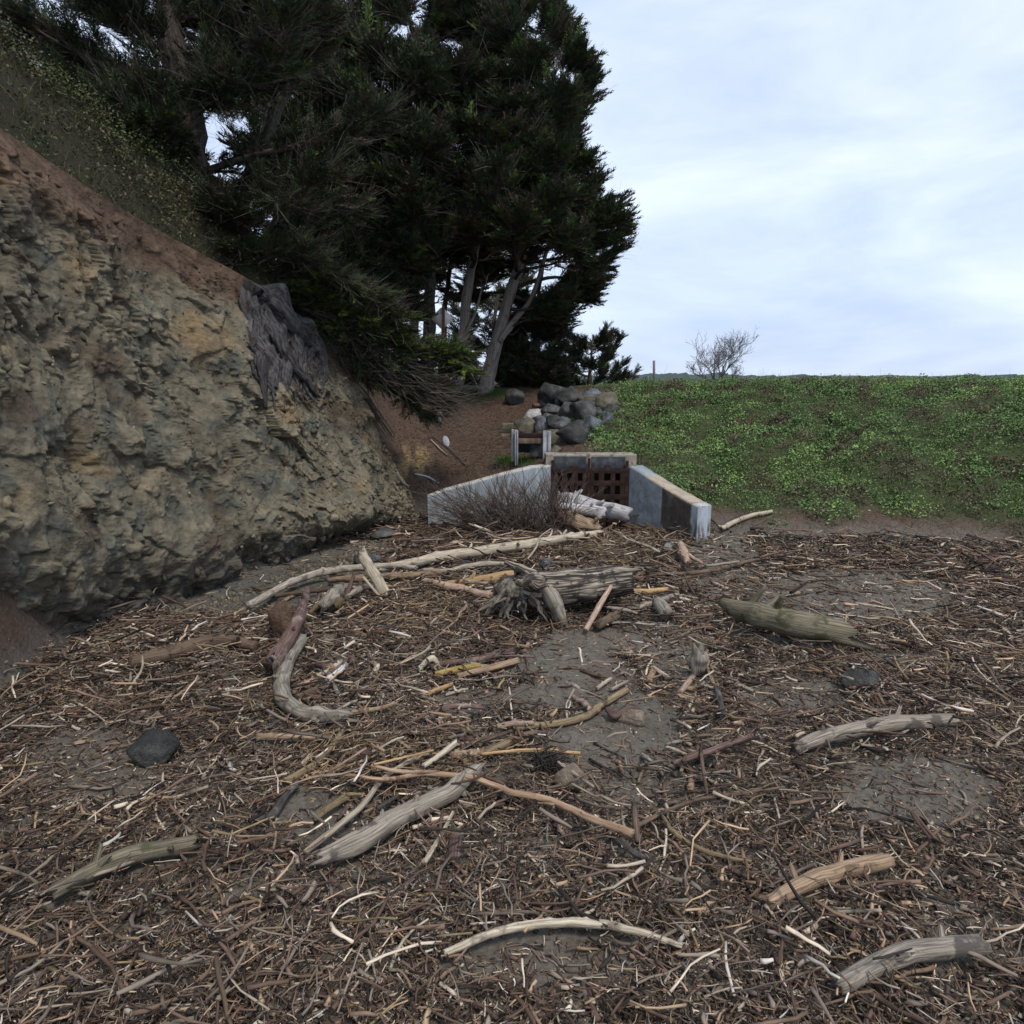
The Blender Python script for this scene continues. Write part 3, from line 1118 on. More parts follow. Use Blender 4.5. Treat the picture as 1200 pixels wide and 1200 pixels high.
# ------------------------------------------------------------------ boulders
def boulder_mesh(name, seed, dims, facets=11, sub=4, round_=.12, mat=None):
    import bmesh
    bm = bmesh.new()
    bmesh.ops.create_icosphere(bm, subdivisions=sub, radius=1)
    D = np.array([v.co[:] for v in bm.verts])
    D = norm(D)
    fcs = np.array([[v.index for v in f.verts] for f in bm.faces])
    bm.free()
    r_ = np.random.default_rng(seed)
    N = norm(r_.normal(size=(facets, 3)))
    c_ = r_.uniform(.72, 1.0, facets)
    dt = D @ N.T
    rad = c_[None] / np.maximum(dt, .12)
    k = 34.0
    rr = -np.log(np.exp(-k * rad).sum(1)) / k
    rr = np.minimum(rr, 1.3)
    P = D * rr[:, None]
    P = P * (1 + .10 * fbm(P * 2 + seed, 4) + .06 * ridged(P * 4.5 + seed, 5))[:, None]
    P = P / np.abs(P).max(0) * np.asarray(dims) / 2
    return mesh_np(name, P, None, fcs)


rocks = [  # px, py, w, h, material, label
    (646, 465, 30, 26, 'rock_dark', "big dark boulder at the top left of the rock pile"),
    (669, 467, 25, 23, 'rock_dark', "dark boulder between two others along the top of the pile"),
    (693, 464, 21, 15, 'rock_blue', "blue grey boulder at the top of the pile against the path"),
    (710, 472, 25, 20, 'rock_tan', "tan faced boulder at the upper right of the pile"),
    (717, 479, 16, 13, 'rock_dark', "dark low boulder half under the tan one by the green bank"),
    (646, 481, 21, 13, 'rock_grey', "oval grey boulder below the big dark one"),
    (625, 486, 20, 14, 'rock_pale', "whitish pink boulder at the left edge of the pile"),
    (667, 482, 24, 21, 'rock_grey', "grey boulder with flat faces in the middle of the pile"),
    (686, 483, 30, 24, 'rock_grey', "largest rounded grey boulder in the middle of the pile"),
    (687, 469, 17, 13, 'rock_tan', "small brownish boulder wedged between upper boulders"),
    (695, 498, 22, 18, 'rock_blue', "bluish boulder lying above the grass patch"),
    (711, 492, 13, 15, 'rock_blue', "upright pale bluish stone at the right edge of the pile"),
    (635, 497, 19, 17, 'rock_blue', "bluish wedge shaped boulder above the barrier rail"),
    (620, 500, 26, 17, 'rock_tan', "mossy tan slab boulder behind the left end of the rail"),
    (672, 507, 34, 28, 'rock_dark', "largest dark boulder at the foot of the pile"),
    (650, 512, 20, 20, 'rock_tan', "light brown cracked boulder beside the tall metal post"),
    (602, 466, 21, 19, 'rock_dark', "lone dark rock left of the pile near the grass"),
    (631, 530, 17, 13, 'rock_dark', "dark rock on the soil under the barrier rail"),
    (648, 495, 18, 14, 'rock_dark', "dark boulder in the heart of the pile"),
    (656, 499, 20, 13, 'rock_grey', "grey boulder resting against the largest dark one"),
    (652, 527, 13, 9, 'rock_tan', "low tan rock right of the metal post"),
    (703, 461, 12, 8, 'rock_dark', "small dark rock in the top row"),
    (719, 463, 7, 5, 'rock_pale', "small white stone by the path"),
    (681, 497, 12, 11, 'rock_dark', "small dark rock between the bluish and the round boulder"),
    (638, 473, 12, 9, 'rock_grey', "small grey stone left of the oval boulder"),
    (655, 473, 14, 11, 'rock_dark', "small dark wedge between the top boulders and the oval one"),
    (662, 495, 13, 11, 'rock_blue', "small blue grey stone left of the shadowed gap in the pile"),
    (678, 466, 13, 11, 'rock_grey', "small grey boulder filling the gap in the top row"),
    (700, 485, 16, 13, 'rock_dark', "dark grey boulder right of the largest rounded one"),
    (629, 475, 11, 8, 'rock_brown', "small brown stone above the whitish pink boulder"),
    (689, 512, 14, 10, 'rock_dark', "small dark rock at the right foot of the pile"),
    (641, 489, 13, 10, 'rock_grey', "small grey rock below the oval boulder"),
    (606, 495, 9, 5, 'rock_grey', "small grey stone above the stacked boards"),
]
for k, (px_, py_, w_, h_, mt, lb) in enumerate(rocks):
    p = hit(px_, py_ + h_ * .45)[0]
    s = pxs(p)[0]
    me = boulder_mesh("boulder", 40 + k, (w_ * s * 1.28, max(w_, h_) * s * 1.05, h_ * s * 1.3), facets=16 + k % 6)
    o = link("boulder", me, M[mt], loc=(p[0], p[1] + h_ * s * .2, p[2] + h_ * s * .44))
    o.rotation_euler = (0, 0, (k * 1.7) % .5 - .25)
    tag(o, lb, "boulder", "boulders heaped on the bank above the culvert")

beach_stones = [
    (336, 733, 40, 50, 'rock_brown', .0, "mossy brown boulder at the left edge behind the red log"),
    (420, 657, 13, 11, 'rock_dark', 0, "dark round stone left of the splintered slab"),
    (408, 656, 7, 6, 'rock_brown', 0, "small brown stone alone on the wet sand"),
    (441, 655, 14, 9, 'rock_blue', 0, "blue grey stone behind the long pale log"),
    (457, 659, 18, 10, 'rock_brown', 0, "reddish brown stone under the twig heap"),
    (345, 664, 15, 6, 'rock_tan', 0, "flat pale stone on sand below the cliff"),
    (641, 663, 21, 13, 'rock_blue', 0, "greenish grey stone just behind the big stump"),
    (783, 642, 13, 12, 'rock_pale', 0, "bright white stone in the debris before the wing wall"),
    (742, 841, 38, 19, 'rock_slab', 0, "flat oval tan slab on the open sand"),
    (672, 915, 48, 34, 'rock_slab', 0, "pale brown flat block beside the dark root clump"),
    (452, 627, 38, 12, 'rock_grey', 0, "flat grey rock ledge at the foot of the cliff"),
    (540, 672, 14, 5, 'rock_grey', 0, "small grey stone between pale branches"),
    (396, 585, 16, 20, 'rock_blue', 0, ""),
    (834, 897, 16, 8, 'rock_dark', 0, "dark flat stone in litter at the right"),
    (845, 905, 22, 12, 'rock_brown', 0, "brown flat stone under the reddish branch"),
    (793, 909, 15, 8, 'rock_tan', 0, "small tan stone in litter right of the bare sand"),
    (820, 930, 10, 8, 'rock_tan', 0, "small rounded yellowish stone near the dark branch"),
    (1010, 800, 46, 26, 'rock_grey', 0, "grey stone on the sand at the far right"),
    (180, 880, 60, 36, 'rock_dark', 0, "dark boulder on the litter below the left cliff"),
]
for k, (px_, py_, w_, h_, mt, dy, lb) in enumerate(beach_stones):
    if not lb:
        continue
    p = hit(px_, py_ + h_ * .3)[0]
    s = pxs(p)[0]
    me = boulder_mesh("stone", 140 + k, (w_ * s, w_ * s * .75, h_ * s * 1.25), facets=10, sub=3 if w_ < 20 else 4)
    o = link("stone", me, M[mt], loc=(p[0], p[1], p[2] + h_ * s * .38))
    tag(o, lb, "stone", "stones lying among the driftwood")

# ------------------------------------------------------------------ wooden barrier with metal posts under the boulders
bp_ = hit(620, 524)[0]
BY = float(hit(641, 534)[0][1]) - .05
bar = empty("barrier", at(620, 525, BY), "low timber and metal barrier half buried below the boulders", "barrier")
M['galv'] = stone_mat("weathered galvanised steel", (.20, .21, .22), (.32, .34, .36), (.42, .44, .46), scale=5, bump=.2)


def post(px_a, px_b, pt, pb, Y, mat):
    g = Geo()
    a, b_ = at(px_a, pt, Y), at(px_b, pb, Y)
    w_ = b_[0] - a[0]
    zc, hz = (a[2] + b_[2]) / 2 - .15, a[2] - b_[2] + .3
    box_geo(g, (a[0] + w_ * .2, Y, zc), (w_ * .34, .06, hz), bevel=.006)
    box_geo(g, (a[0] + w_ * .5, Y + .03, zc), (w_ * .4, .02, hz - .01), bevel=.003)
    box_geo(g, (a[0] + w_ * .82, Y, zc), (w_ * .34, .06, hz - .02), bevel=.006)
    g.build("post", mat, bar, smooth_sh=False)


post(636, 645.5, 504.5, 538, BY, M['galv'])
post(599.5, 602.8, 503, 523, BY + .1, M['galv'])
post(603.3, 607.2, 503.5, 527.5, BY + .0, M['galv'])
for (xa, xb, ya, yb, Y, mt) in ((604, 637, 507.5, 513, BY + .1, 'rust'), (604, 637, 513.5, 519.5, BY + .1, 'brown'), (585, 602, 504.5, 507, BY + .2, 'dark'),
                                (587, 603, 508, 512, BY + .2, 'olive'), (604, 637, 519.5, 530, BY + .30, 'void')):  # last entry is no rail: near-black box painting the shaded gap beneath
    g = Geo()
    a, b_ = at(xa, ya, Y), at(xb, yb, Y)
    box_geo(g, ((a[0] + b_[0]) / 2, Y, (a[2] + b_[2]) / 2), (b_[0] - a[0], .10, a[2] - b_[2]), bevel=.006)
    g.build("rail", M[mt], bar, smooth_sh=False)
g = Geo()
a, b_ = at(588, 496, BY + .35), at(602, 504, BY + .35)
box_geo(g, ((a[0] + b_[0]) / 2, BY + .35, (a[2] + b_[2]) / 2), (b_[0] - a[0], .3, a[2] - b_[2]), bevel=.02)
tag(g.build("mossy_block", M['mossy'], smooth_sh=False), "moss green timber block on the boards left of the barrier", "timber block")

# ------------------------------------------------------------------ driftwood traced one by one
def driftwood(name, label, path, rpx, mat, lifts=None, cat="driftwood", seed=None, Y=None, parent=None, group=None, sides=None, **kw):
    """path in photo pixels on the ground; lifts raises points in metres; Y fixes depths for standing pieces"""
    path = np.array(path, float)
    n = len(path)
    lifts = np.zeros(n) if lifts is None else np.broadcast_to(np.array(lifts, float), (n,))
    rp = np.interp(np.linspace(0, 1, n), np.linspace(0, 1, len(np.atleast_1d(rpx))), np.atleast_1d(rpx))
    if Y is not None:
        P = at(path[:, 0], path[:, 1], np.broadcast_to(np.array(Y, float), (n,)))
    else:
        s0_ = pxs(hit(path[:, 0], path[:, 1]))
        P = hit(path[:, 0], path[:, 1], lifts + rp * s0_ * .72)
    rad = rp * pxs(P)
    P[:, 2] += .012
    occupy(P, rad)
    g = Geo()
    seed = int(path[0, 0] * 7 + path[0, 1] * 3) % 997 if seed is None else seed
    sd = sides or (16 if rp.max() > 4 else 10 if rp.max() > 2 else 7)
    log_geo(g, P, rad, sides=sd, seed=seed, **kw)
    if rp.max() > 4.4 and not kw.get('square') and cat not in ('plank', 'stump'):
        r_ = np.random.default_rng(seed)
        Pc = catmull(P, 30)
        for q in range(3 if rp.max() > 6 else 2):
            k = int(r_.integers(4, 26))
            t_ = norm(Pc[k + 1] - Pc[k])
            a_ = r_.uniform(-.9, .9)
            sd_ = norm(np.cross(t_, [0, 0, 1.0]) + 1e-6)
            dd = norm(t_ * r_.uniform(.3, .9) + sd_ * math.sin(a_ * 1.4) + np.array([0, 0, 1.0]) * math.cos(a_ * 1.2))
            r0 = rad.mean()
            L_ = r0 * r_.uniform(1.7, 3.4)
            log_geo(g, [Pc[k], Pc[k] + dd * L_ * .5, Pc[k] + dd * L_], np.array([.5, .36, .22]) * r0, sides=8, seed=seed + q, jag=1.6, rough=.2, knots=0)
    if parent is not None:
        return g.build(name, M[mat], parent), P
    o = g.build(name, M[mat])
    tag(o, label, cat, group)
    return o, P


D = driftwood
OCC = np.zeros((700, 700), bool)      # 2 cm cells already taken by a traced log: x -7..7, y 0..14


def occupy(P, rad):
    P = catmull(P, 80)
    rr = np.interp(np.linspace(0, 1, 80), np.linspace(0, 1, len(rad)), rad)
    for (x_, y_, z_), r0 in zip(P, rr):
        if z_ > .45:
            continue
        k = int(r0 * .95 / .02) + 1
        i0, j0 = int((x_ + 7) / .02), int(y_ / .02)
        a, b_ = np.ogrid[-k:k + 1, -k:k + 1]
        m_ = a * a + b_ * b_ <= (r0 / .02) ** 2 + .5
        if k <= i0 < 700 - k and k <= j0 < 700 - k:
            OCC[i0 - k:i0 + k + 1, j0 - k:j0 + k + 1] |= m_


def taken(x_, y_):
    i = np.clip(((x_ + 7) / .02).astype(int), 0, 699)
    j = np.clip((y_ / .02).astype(int), 0, 699)
    return OCC[i, j]


D("driftwood_log", "long straight pale log with knots lying across behind the stump", [(443, 668), (486, 660), (531, 651), (600, 642), (634, 636), (675, 630), (707, 625)], [4.5, 6.5, 5.5, 3.5], 'pale', .05, cat="log", knots=5)
D("driftwood_branch", "long curved grey branch sweeping out to the left edge over wet sand", [(290, 712), (318, 696), (344, 682), (372, 673), (401, 668), (433, 666), (463, 664), (488, 667)], [4.5, 4.2, 4, 3], 'grey', .09, cat="branch")
D("driftwood_log", "tan brown log with pointed left end below the grey curved branch", [(385, 681), (417, 679), (454, 677), (486, 675), (518, 671)], [3, 5, 4.5, 3.5], 'tan', .05, cat="log")
D("driftwood_branch", "wavy light grey branch running right up to the stump", [(495, 669), (525, 670), (545, 665), (568, 662), (598, 662)], [2, 3.2, 3.4, 3], 'grey', .07, cat="branch")
D("driftwood_log", "bright orange debarked log end left of the stump", [(522, 686), (545, 685), (573, 680), (603, 675)], [4.5, 6, 6.5, 6.5], 'orange', .05, cat="log", rough=.06)
D("driftwood_branch", "grey mauve branch slanting down right towards the stump roots", [(494, 681), (520, 687), (545, 692), (575, 699)], [2.5, 4, 4.5, 4.5], 'pink', .06, cat="branch")
D("splintered_slab", "splintered upright grey slab leaning left out of the litter", [(423, 648), (436, 670), (453, 702)], [2.8, 3.4, 3.4], 'pale', Y=[8.25, 8.2, 8.15], cat="plank", flat=2.1, jag=2.6, rough=.2, knots=0)
D("driftwood_log", "reddish bark log with pale broken tip at the left edge", [(361, 691), (354, 714), (342, 744), (318, 780)], [4.2, 5.5, 8.5, 9.5], 'red', [.3, .26, .16, .1], cat="log", jag=1.4)
D("driftwood_log", "thick greenish grey log curving round in a C at the left", [(354, 750), (339, 773), (331, 797), (333, 819), (350, 834), (378, 841), (411, 842)], [6.5, 8, 9, 9.5, 9, 8.5, 6.5], 'lichen', [.05, .05, .04, .04, .03, .03, .02], cat="log", jag=1.2)
D("driftwood_log", "short tan pole lying level at the lower left edge", [(300, 864), (330, 865), (354, 867), (389, 868)], [4.3, 4.3, 4.6, 4.4], 'tan', .03, cat="pole")
D("root_piece", "bent brown root arching over the litter at left", [(363, 720), (374, 709), (388, 703), (398, 708)], [2.5, 3, 4, 7], 'olive', .09, cat="root")
D("stump_piece", "broken grey brown stump end poking up left of the slab", [(397, 692), (388, 702), (378, 712)], [7, 8, 6], 'lichen', .12, cat="stump", jag=1.5)
D("driftwood_stick", "reddish stick standing up beside the pointed tan log", [(404, 704), (410, 688), (416, 672)], [3, 2.6, 1.8], 'red', [.05, .18, .33], cat="stick")
D("driftwood_stick", "thin pale stick leaning across the splintered slab foot", [(426, 678), (437, 691), (450, 707)], [1.9, 1.7, 1.1], 'pale', [.25, .17, .07], cat="stick")
D("driftwood_stick", "grey stub under the reddish standing stick", [(407, 701), (420, 692), (433, 688)], [3, 4, 4], 'grey', .08, cat="stick")
D("driftwood_stick", "dark brown pole half floating over sand at the left edge", [(318, 700), (356, 695), (386, 692)], [2.6, 2.6, 2.2], 'brown', .05, cat="pole")
D("driftwood_stick", "mustard yellow debarked stick in the middle of the litter", [(511, 791), (537, 786), (563, 781)], [3.6, 4, 3], 'yellow', .02, cat="stick", rough=.06)
D("timber_beam", "squared brown grey timber beam lying right of the yellow stick", [(536, 795), (570, 786), (607, 776)], [4, 4.2, 4], 'tan', .02, cat="timber", square=1.0, rough=.05, knots=0, jag=.3, sides=20)
D("driftwood_stick", "long reddish brown stick above the squared beam", [(495, 782), (543, 777), (573, 771), (604, 762)], [2.8, 3.6, 3.6, 2.8], 'red', .03, cat="stick")
D("driftwood_log", "big grey brown weathered log in the left foreground", [(370, 1011), (408, 996), (438, 979), (463, 962), (497, 946), (525, 933), (540, 919), (561, 902)], [8, 12.5, 12.5, 11.5, 10.5, 10, 9.5, 7], 'grey', .05, cat="log", jag=1.6, knots=2, rough=.16)
D("driftwood_branch", "grey flattened branch lying behind the big foreground log", [(356, 1008), (385, 999), (420, 984), (450, 966)], [3, 4.5, 5.5, 5], 'lichen', .02, cat="branch")
D("driftwood_stick", "pale straight pole crossing under the long branch in the foreground", [(358, 1001), (394, 972), (424, 947), (449, 915), (486, 890), (502, 886)], [3.6, 3.8, 3.6, 3, 2.4, 1.6], 'pale', .07, cat="pole")
D("driftwood_branch", "very long smooth tan branch arching across the foreground", [(340, 922), (372, 912), (406, 910), (449, 915), (500, 909), (543, 912), (577, 921), (600, 931), (639, 938), (669, 950), (696, 963), (742, 979)], [.8, 1.2, 1.5, 2.3, 3, 3.4, 3.6, 3.8, 4, 4.2, 4.5, 4.8], 'longbranch', .11, cat="branch", knots=4, rough=.07)
D("driftwood_stick", "brown branch fork above the long arching branch", [(436, 899), (463, 905), (490, 907), (515, 906)], [2, 2.6, 2.4, 1.6], 'tan', .13, cat="stick")
D("driftwood_stick", "thin orange stick pointing up right from the fork", [(438, 898), (475, 889), (508, 881)], [1.6, 1.4, 1], 'orange', .15, cat="stick")
D("driftwood_stick", "dark stick with a pale tip above the big foreground log", [(442, 950), (463, 937), (486, 928), (520, 922)], [3, 2.6, 2.4, 2], 'dark', .05, cat="stick")
D("driftwood_stick", "pale stick with a hollow end right of the crossing pole", [(496, 900), (515, 887), (534, 872)], [3, 3.3, 3.8], 'pale', .10, cat="stick")
D("driftwood_stick", "light tan stick slanting up right of the big foreground log", [(498, 1013), (515, 984), (531, 954)], [3, 2.7, 2], 'pale', .05, cat="stick")
D("driftwood_branch", "long curved olive brown branch crossing the open sand", [(600, 855), (627, 852), (657, 849), (687, 841), (705, 828), (735, 809)], [4.5, 4, 4.2, 4.2, 4, 3.6], 'olive', .01, cat="branch", rough=.06)
D("driftwood_branch", "olive brown branch ending left of the open sand", [(542, 896), (570, 884), (600, 870), (626, 861)], [4, 5, 5, 4], 'olive', .02, cat="branch", rough=.08)
D("driftwood_stick", "short pale brown stick lying on the olive branches", [(582, 853), (605, 850), (626, 848)], [3, 3.4, 2.6], 'pink', .05, cat="stick")
D("driftwood_stick", "curled pinkish brown wood on the flat oval slab", [(713, 833), (720, 841), (733, 834), (749, 831)], [4, 4, 3.6, 2.5], 'red', .03, cat="driftwood")
D("driftwood_stick", "cream coloured stub lying alone on sand at right", [(765, 784), (775, 791), (785, 798)], [3.2, 3.2, 3], 'pale', .01, cat="stick", knots=0)
D("stump_piece", "upright grey brown stub standing in the litter at right", [(819, 762), (819, 772), (818, 785)], [7.5, 9.5, 9], 'lichen', lifts=[.24, .14, .04], cat="stump", jag=1)
D("driftwood_stick", "pinkish stick pointing up to the grey brown stub", [(797, 813), (805, 803), (816, 789)], [3, 3.8, 3], 'pink', .03, cat="stick")
D("driftwood_stick", "dark grey stub standing crooked near the right edge", [(839, 809), (844, 824), (847, 843)], [3.5, 4.2, 4], 'dark', .04, cat="stick")
D("driftwood_stick", "small pale chip of wood left of the olive branch tip", [(700, 808), (716, 796)], [2.4, 2], 'pale', .01, cat="stick")
D("driftwood_stick", "light grey stick just above the olive branch tip", [(716, 810), (735, 800)], [2.2, 2], 'grey', .01, cat="stick")
D("stump_piece", "chunky grey cut stub right of the leaning stick", [(771, 706), (776, 713), (782, 722)], [7, 8.5, 8], 'lichen', .04, cat="stump", jag=.6)
D("driftwood_stick", "pink and white peeled stick leaning against the stump litter", [(716, 688), (702, 712), (686, 740)], [2.5, 3.6, 3], 'pink', [.34, .18, .04], cat="stick")
D("driftwood_stick", "thick dark brown stub behind the leaning peeled stick", [(699, 735), (712, 728), (724, 722)], [5, 5.5, 4.5], 'brown', .04, cat="stick")
D("driftwood_stick", "pale grey stick pointing right from the leaning stick", [(712, 713), (730, 716), (747, 720)], [2, 2.4, 2], 'grey', .10, cat="stick")
D("driftwood_stick", "orange split stick right of the stump", [(736, 694), (760, 694), (790, 691)], [3, 3.4, 2.4], 'orange', .03, cat="stick")
D("driftwood_stick", "grey brown stick rising right towards the litter edge", [(748, 714), (768, 707), (794, 698)], [3, 3.6, 3], 'grey', .04, cat="stick")
D("driftwood_branch", "long thin brown branch running right to the photo edge", [(734, 674), (770, 674), (805, 673), (842, 668), (880, 658), (905, 655)], [1.4, 2, 2.4, 2.5, 2.2, 1.2], 'brown', .05, cat="branch")
D("driftwood_branch", "pale pole resting on the soil beside the wing wall", [(846, 620), (862, 612), (884, 604), (905, 600)], [3, 2.8, 2.6, 2], 'pale', .03, cat="pole")
D("driftwood_stick", "thin pale twig bending over the long straight log", [(618, 656), (628, 643), (633, 630), (646, 620)], [1, 1.4, 1, .6], 'pale', [.1, .15, .2, .25], cat="stick")
D("driftwood_branch", "dark brown branch curving along the lower right", [(746, 970), (778, 954), (812, 941), (845, 935), (880, 930), (920, 925)], [2.8, 2.4, 2.2, 2, 1.8, 1.6], 'brown', .08, cat="branch")
D("driftwood_branch", "brown branch curving down to the bottom right corner", [(776, 958), (787, 975), (805, 989), (825, 999), (855, 1008), (880, 1012)], [2, 2.8, 3, 3, 2.6, 2], 'olive', .07, cat="branch")
D("driftwood_stick", "dark grey stick at the bottom right of centre", [(712, 978), (730, 992), (757, 1010)], [2.5, 3.6, 4], 'dark', .05, cat="stick")
D("driftwood_stick", "thin dark stick standing beside the reddish branch", [(821, 880), (824, 905), (829, 936)], [2, 2.2, 1.8], 'brown', [.12, .09, .03], cat="stick")
D("driftwood_branch", "reddish brown branch pointing right over flat stones", [(788, 896), (812, 889), (835, 881), (856, 873), (882, 864)], [2.5, 3.4, 3.6, 3.4, 2.6], 'red', .08, cat="branch")
D("driftwood_stick", "stubby brown stick standing right of the pink branch end", [(743, 945), (745, 966), (747, 990)], [3, 4, 4], 'brown', [.1, .08, .02], cat="stick")
D("stump_piece", "rounded pinkish brown stub at the bottom edge", [(536, 982), (534, 994), (532, 1012)], [7, 8.5, 8], 'red', .02, cat="stump")
D("driftwood_branch", "olive brown branch rising steeply at the lower left", [(333, 918), (352, 908), (372, 896), (388, 878), (402, 858)], [4, 4.4, 4.2, 4, 3], 'olive', .03, cat="branch")
D("driftwood_stick", "olive brown stub below the curled reeds", [(368, 962), (388, 947), (410, 934)], [3.4, 4.4, 4], 'olive', .03, cat="stick")
D("driftwood_stick", "dark bark pole across the bottom left corner", [(300, 965), (318, 958), (335, 935), (348, 920)], [5, 5, 4.5, 3.5], 'dark', .03, cat="pole")
D("driftwood_stick", "pale forked bit of branch near the mound top", [(372, 793), (388, 786), (400, 776)], [2, 3.5, 3], 'pale', .04, cat="stick")
D("driftwood_stick", "bleached broken stub inside the curve of the thick log", [(383, 800), (394, 792), (406, 781)], [4, 4.5, 3], 'white', .05, cat="stick", jag=1.4)
D("driftwood_log", "rounded brown log piece inside the curve of the thick log", [(342, 812), (356, 804), (370, 799)], [4, 4.5, 4], 'tan', .03, cat="log")
D("driftwood_log", "smooth grey brown piece just below the round log piece", [(347, 819), (368, 812), (384, 808)], [3.6, 4.2, 3.6], 'brown', .03, cat="log")
D("driftwood_stick", "tan stick running right from the end of the thick log", [(412, 836), (436, 834), (466, 826)], [3, 3.2, 2.4], 'tan', .03, cat="stick")
D("driftwood_stick", "orange brown split stick above the little sand patch", [(488, 818), (508, 812), (530, 803)], [2, 3, 2.4], 'orange', .02, cat="stick")
D("driftwood_stick", "rusty brown curved stick right of the reddish litter", [(505, 842), (520, 832), (545, 829), (570, 832)], [3, 3.6, 3, 2], 'red', .03, cat="stick")
D("driftwood_stick", "dark blue grey stick behind the rusty curved one", [(498, 846), (520, 838), (548, 836), (580, 838)], [3, 3.4, 3, 2], 'dark', .02, cat="stick")
D("driftwood_stick", "long thin brown stick left of the olive branch", [(540, 878), (570, 868), (600, 858)], [2.4, 2.6, 2], 'brown', .06, cat="stick")
D("driftwood_stick", "yellowish reed stick crossing the dark root clump", [(560, 886), (600, 882), (640, 881), (680, 885)], [1.6, 2, 2.4, 2], 'orange', .08, cat="stick")
D("driftwood_stick", "grey branch lying across the pale block", [(654, 895), (672, 908), (696, 924)], [1.5, 2, 1.5], 'grey', .14, cat="stick")
D("driftwood_stick", "dark curved stick over the pale block", [(640, 926), (668, 919), (692, 906)], [1.6, 1.8, 1.2], 'brown', .16, cat="stick")
D("driftwood_stick", "pale bleached root piece right of the white stone", [(797, 638), (801, 649), (806, 662)], [4, 5.5, 4], 'pink', .09, cat="root", jag=1.3)
D("driftwood_stick", "forked pale root beside the bleached root piece", [(803, 648), (813, 655), (823, 661)], [3, 2.4, 1.4], 'pink', .09, cat="root")
D("driftwood_stick", "grey crooked stick right of the pale bleached root", [(827, 664), (845, 662), (866, 659)], [1.4, 1.6, 1.2], 'grey', .04, cat="stick")
D("driftwood_log", "brown bark log on the litter far left of the picture", [(150, 780), (190, 770), (250, 752), (300, 760)], [7, 8, 8, 6], 'brown', .04, cat="log")
D("driftwood_log", "grey log on the sand at the far right of the picture", [(930, 880), (980, 862), (1050, 850), (1120, 846)], [7, 9, 9, 7], 'grey', .04, cat="log")
D("driftwood_log", "tan log at the lower far right of the picture", [(900, 1060), (960, 1030), (1040, 1010)], [8, 10, 9], 'tan', .04, cat="log")
D("driftwood_log", "dark log low at the far left of the picture", [(60, 1050), (140, 1010), (230, 990)], [9, 11, 9], 'mossy', .04, cat="log")
D("driftwood_branch", "long pale branch at the bottom middle edge", [(520, 1120), (600, 1090), (700, 1085), (800, 1110)], [4, 5, 5, 3], 'pale', .06, cat="branch")
D("driftwood_log", "grey log near the bottom right corner of the picture", [(980, 1160), (1060, 1120), (1150, 1110)], [10, 12, 11], 'grey', .05, cat="log")

# mossy broken log at the right edge
o, P = D("driftwood_log", "yellow green mossy log with dark underside at the right edge", [(843, 706), (860, 712), (885, 720), (930, 732), (985, 742)], [4, 10, 14, 16, 14], 'mossy', [.2, .16, .14, .12, .1], cat="log", jag=2.0)

# logs jammed against the gate
D("driftwood_log", "bleached log with brown cut end jammed against the rusty gate", [(653, 585), (668, 588), (690, 594), (712, 599), (738, 604)], [6, 9, 9.5, 9.5, 9], 'white', Y=[12.0, 11.95, 11.9, 11.85, 11.75], cat="log", jag=.4, rough=.16, knots=5)
D("driftwood_log", "white log lying just below the one against the gate", [(652, 594), (675, 597), (697, 600), (709, 602)], [4, 6, 6.5, 6.5], 'white', Y=[11.65, 11.62, 11.6, 11.58], cat="log", jag=.3, rough=.1)
D("root_piece", "knobbly tan root lump below the white logs", [(655, 603), (672, 610), (690, 617), (704, 622)], [5, 9, 8.5, 4], 'tan', Y=[11.5, 11.45, 11.4, 11.35], cat="root", rough=.4, knots=6)
D("driftwood_stick", "short bleached spike rising from the logs by the gate", [(665, 592), (670, 583), (675, 576)], [2, 1.6, .8], 'white', Y=[11.9, 11.9, 11.9], cat="stick")
D("driftwood_stick", "crooked bleached spike at the left end of the gate logs", [(654, 592), (658, 584), (655, 577)], [2, 1.6, .8], 'white', Y=[11.9, 11.9, 11.9], cat="stick")

# the big stump: trunk > roots, limb
sp = hit(650, 722)[0]
stump = empty("tree_stump", sp, "large weathered grey stump log with gnarled roots in the middle of the debris", "stump")
SY = float(hit(655, 735)[0][1]) + .25
g = Geo()
P = at(np.array([603, 625, 650, 680, 712, 734]), np.array([679, 688, 689, 687, 683, 681]), np.array([SY + .05, SY, SY, SY + .12, SY + .25, SY + .35]))
log_geo(g, P, np.array([16, 22, 20.5, 19, 18.5, 16]) * pxs(P), sides=36, rough=.2, jag=.7, seed=5, knots=4, step=.02)
g.build("trunk", M['weathered'], stump)
g = Geo()
P = at(np.array([640, 650, 657, 662]), np.array([688, 704, 718, 736]), SY - np.array([.12, .26, .27, .27]))
log_geo(g, P, np.array([10, 9, 7.5, 5]) * pxs(P), sides=16, rough=.24, jag=1.0, seed=8, knots=1)
g.build("limb", M['lichen'], stump)
import bmesh
pc = at(606, 692, SY - .02)
ps = pxs(pc)[0]
bm = bmesh.new()
bmesh.ops.create_icosphere(bm, subdivisions=5, radius=1)
Dv = norm(np.array([v.co[:] for v in bm.verts]))
fc = [[v.index for v in f.verts] for f in bm.faces]
bm.free()
rr_ = 1 + .28 * fbm(Dv * 1.6 + 5, 3) + .30 * (ridged(Dv * np.array([3.4, 3.4, 1.6]) + 2, 4) - .5) + .10 * ridged(Dv * 9, 3)
g = Geo()
g.add(pc + Dv * rr_[:, None] * np.array([23, 17, 17]) * ps, None, fc, np.stack([Dv[:, 2] * .3, np.arctan2(Dv[:, 1], Dv[:, 0]) * .12], -1))
g.build("root_plate", M['rootwood'], stump)
